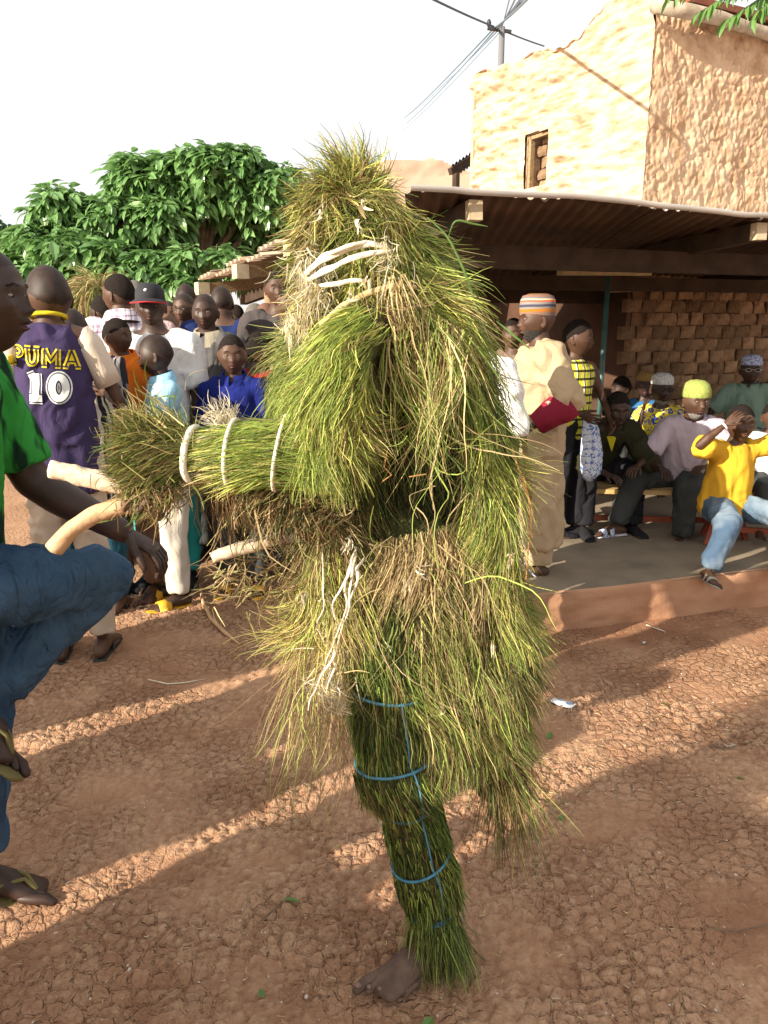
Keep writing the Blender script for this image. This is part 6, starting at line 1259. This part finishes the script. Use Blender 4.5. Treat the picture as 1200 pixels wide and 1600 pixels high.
# ------------------------------------------------------------------ another grass masked dancer in the distance
q = at(150, 452, 6.6); P2 = person('distant person wearing a bushy headdress of hanging grass', (150, 456), 6.6, yaw=160, H=q.z, skin=0, hair=None, shirt=c_dkolive, trousers=c_black, vox=.022); bake_ = TASKS[:]
TASKS[:] = TASKS[1:] if TASKS[0]['name'] == 'body' and TASKS[0]['root'] == dn else TASKS; bake()
k = 2600; a = RNG.uniform(0, 2*math.pi, k); r = np.sqrt(RNG.uniform(0, 1, k)); c = np.array(P2['hc'])+(0, 0, .10)
rt = c+np.stack([np.cos(a)*r*.10, np.sin(a)*r*.10, .03-.05*r*r], 1); strands('grass_headdress', rt, np.stack([np.cos(a)*r*1.3, np.sin(a)*r*1.3, .5*np.ones(k)], 1)+RNG.normal(0, .15, (k, 3)), RNG.uniform(.18, .42, k), {'olive': .4, 'green': .25, 'brown': .25, 'straw': .2}, P2['root'], grav=2.2, curl=.4, wid=.006)

# ------------------------------------------------------------------ litter on the ground
def gz(x, y): return float(GZ[min(len(ys)-1, int(np.searchsorted(ys, y))), min(len(xs)-1, int(np.searchsorted(xs, x)))])
p = onz(879, 1100); e = empty('plastic_sachet', (p.x, p.y, gz(p.x, p.y)+.010), R(-38), 'empty white plastic water sachet lying on the ground', 'litter')
V, F = grid_face((-.052, -.024, 0), (1, 0, 0), (0, 1, 0), 14, 8, lambda s, t: .004*vnoise(P3(s*50, t*50), 3)+.006*np.sin(s/.104*3.14)*np.sin(t/.048*3.14), du=.104, dv=.048); npmesh('sachet', V, F, mat('sachet_white', (.72, .74, .76), (.6, .64, .7), scale=30, rough=.35, spec=.6), e)
b = MB(); b.add(*box((-.005, .006, .0125), (.035, .005, .0006))); b.add(*box((.030, .0, .011), (.022, .03, .0006))); b.build('print', mat('sachet_print', (.12, .16, .25)), e)
lit = [(1003, 998, .05, 'torn scrap of white paper near the platform'), (1130, 1163, .06, 'crumpled pale leaf on the lit ground')]
for x, y, s_, lab in lit:
    p = onz(x, y); V, F = grid_face((0, 0, 0), (1, 0, 0), (0, 1, 0), 8, 8, lambda s, t: .010*vnoise(P3(s*45, t*45), int(x)), du=s_, dv=s_*.6, hole=lambda s, t: vnoise(P3(s*40, t*40), 9) > .35)
    o = npmesh('paper_scrap', V, F, MATS['sachet_white'] if y < 1100 else mat('dry_leaf', (.42, .34, .24), rough=.8), None); o.location = (p.x, p.y, gz(p.x, p.y)+.006); o.rotation_euler = (0, 0, x); tag(o, lab, 'litter')
# fallen green leaves
for i, (x, y, s_) in enumerate(((443, 1411, .03), (881, 1282, .025), (676, 1588, .035), (1032, 1098, .03), (412, 1560, .02), (862, 1143, .03), (1150, 1215, .02))):
    p = onz(x, min(y, 1592)); M = frames(np.array([(math.cos(i*2.1), math.sin(i*2.1), .15)]), np.array([.3]))[0]; V = np.einsum('ij,kj->ki', M, leaf_arr(s_*1.6, s_*.8, .2, .3)[0]); b = MB(); b.add(V+(p.x, p.y, gz(p.x, p.y)+.006), [tuple(map(int, f)) for f in LF])
    tag(b.build('fallen_leaf', m_leafy, None), 'small fallen green leaf %s' % ('below the left wisps of the skirt', 'to the right of the dancer knee', 'yellowish at the bottom edge near the foot', 'in the shade near the sachet', 'at the lower left of the foot', 'by the lit cobbled strip', 'at the right in the lit patch')[i], 'leaf', 'fallen leaves')
# sticks and roots on the ground
def gstick(pts, r, lab, m=m_st2, nm='dry_root', h=(0,)):
    P_ = []; 
    for i, (x, y) in enumerate(pts): q = onz(x, y); P_.append((q.x, q.y, gz(q.x, q.y)+r+.004+(h[i] if len(h) > i else 0)))
    b = MB(); b.add(*tube(P_, [r*.8]+[r]*(len(P_)-2)+[r*.35], 8, side=(0, 0, 1))); tag(b.build(nm, m, None, True), lab, 'stick', 'sticks and stems on the ground')
gstick([(312, 916), (318, 945), (330, 970), (350, 990), (374, 1008)], .011, 'curved tan root lying on the ground left of the skirt')
gstick([(232, 1062), (262, 1068), (290, 1066), (322, 1060)], .003, 'thin bent pale stem on the ground at the left', m_bark2); gstick([(402, 1444), (430, 1420), (456, 1398)], .0022, 'thin dark twig left of the foot', m_bark); gstick([(1010, 975), (1040, 985), (1028, 978)], .003, 'short pale stalk by the platform', m_bark2)
gstick([(1110, 1165), (1150, 1172)], .004, 'short brown stick on the lit patch', m_bark); gstick([(1200, 1440), (1150, 1452), (1090, 1446)], .002, 'hair thin stem at the lower right', m_bark)
m_peb = mat('pebble', (.45, .36, .28), (.60, .52, .44), scale=30, rough=.9); k = 0
pv = []
for q in range(4):
    V, F = ellip((0, 0, 0), (1, .75, .5), 8, 6); V = np.array(V); V += .25*vnoise(V*1.3, q+4)[:, None]*V; me = bpy.data.meshes.new('pebble'); me.from_pydata([tuple(v) for v in V], [], F); me.materials.append(m_peb); me.polygons.foreach_set('use_smooth', [True]*len(F)); pv.append(me)
r3 = random.Random(11); NP = 0
pb_ = MB(); base_ = [ellip((0, 0, 0), (1, .75, .5), 6, 4) for _ in range(1)][0]
while NP < 420:
    x = r3.uniform(10, 1190); y = r3.uniform(945, 1595); p = onz(x, y)
    if NP < 170: x = r3.uniform(850, 1195); y = r3.uniform(985, 1260); p = onz(x, y)
    s_ = r3.uniform(.0018, .0048)*(1.6 if r3.random() < .06 else 1); a_ = r3.uniform(0, 6); V = np.array(base_[0])*s_; V = V*(1+.3*vnoise(np.array(base_[0])*1.7+NP, 3))[:, None]
    pb_.add([(v[0]*math.cos(a_)-v[1]*math.sin(a_)+p.x, v[0]*math.sin(a_)+v[1]*math.cos(a_)+p.y, v[2]+gz(p.x, p.y)+s_*.25) for v in V], base_[1]); NP += 1
tag(pb_.build('gravel', m_peb, None, True), 'pale grit and tiny pebbles strewn over the red ground', 'gravel', None, 'stuff')
P_ = []; 
for i in range(1700):
    x = r3.uniform(20, 1195); y = r3.uniform(960, 1595) if i % 2 else r3.uniform(975, 1260); p = onz(x if i % 2 else r3.uniform(840, 1195), y); P_.append((p.x, p.y, gz(p.x, p.y)+.003))
P_ = np.array(P_)-np.array(DO); st = strands('straw_litter', P_, np.stack([RNG.normal(0, 1, 1700), RNG.normal(0, 1, 1700), np.zeros(1700)], 1), RNG.uniform(.004, .028, 1700), {'straw': .5, 'white': .2, 'brown': .3}, None, grav=0, curl=.4, wid=.0018, seg=3); st.location = DO; tag(st, 'scattered bits of straw and chaff on the red ground', 'straw')
# wrist string of the seated boy
Mb = boy; hjb = boy['J']['R'][5]; fdb = boy['J']['R'][6]; b = MB(); pts = []
e1 = unit(np.cross(fdb, (0, 0, 1))); e2 = np.cross(fdb, e1)
for i in range(13): a = 2*math.pi*i/12; pts.append(hjb-fdb*.01+(e1*math.cos(a)+e2*math.sin(a))*.024)
b.add(*tube(pts, [.006]*13, 6)); tag(b.build('bracelet', mat('white_band', (.75, .75, .75)), boy['root'], True))
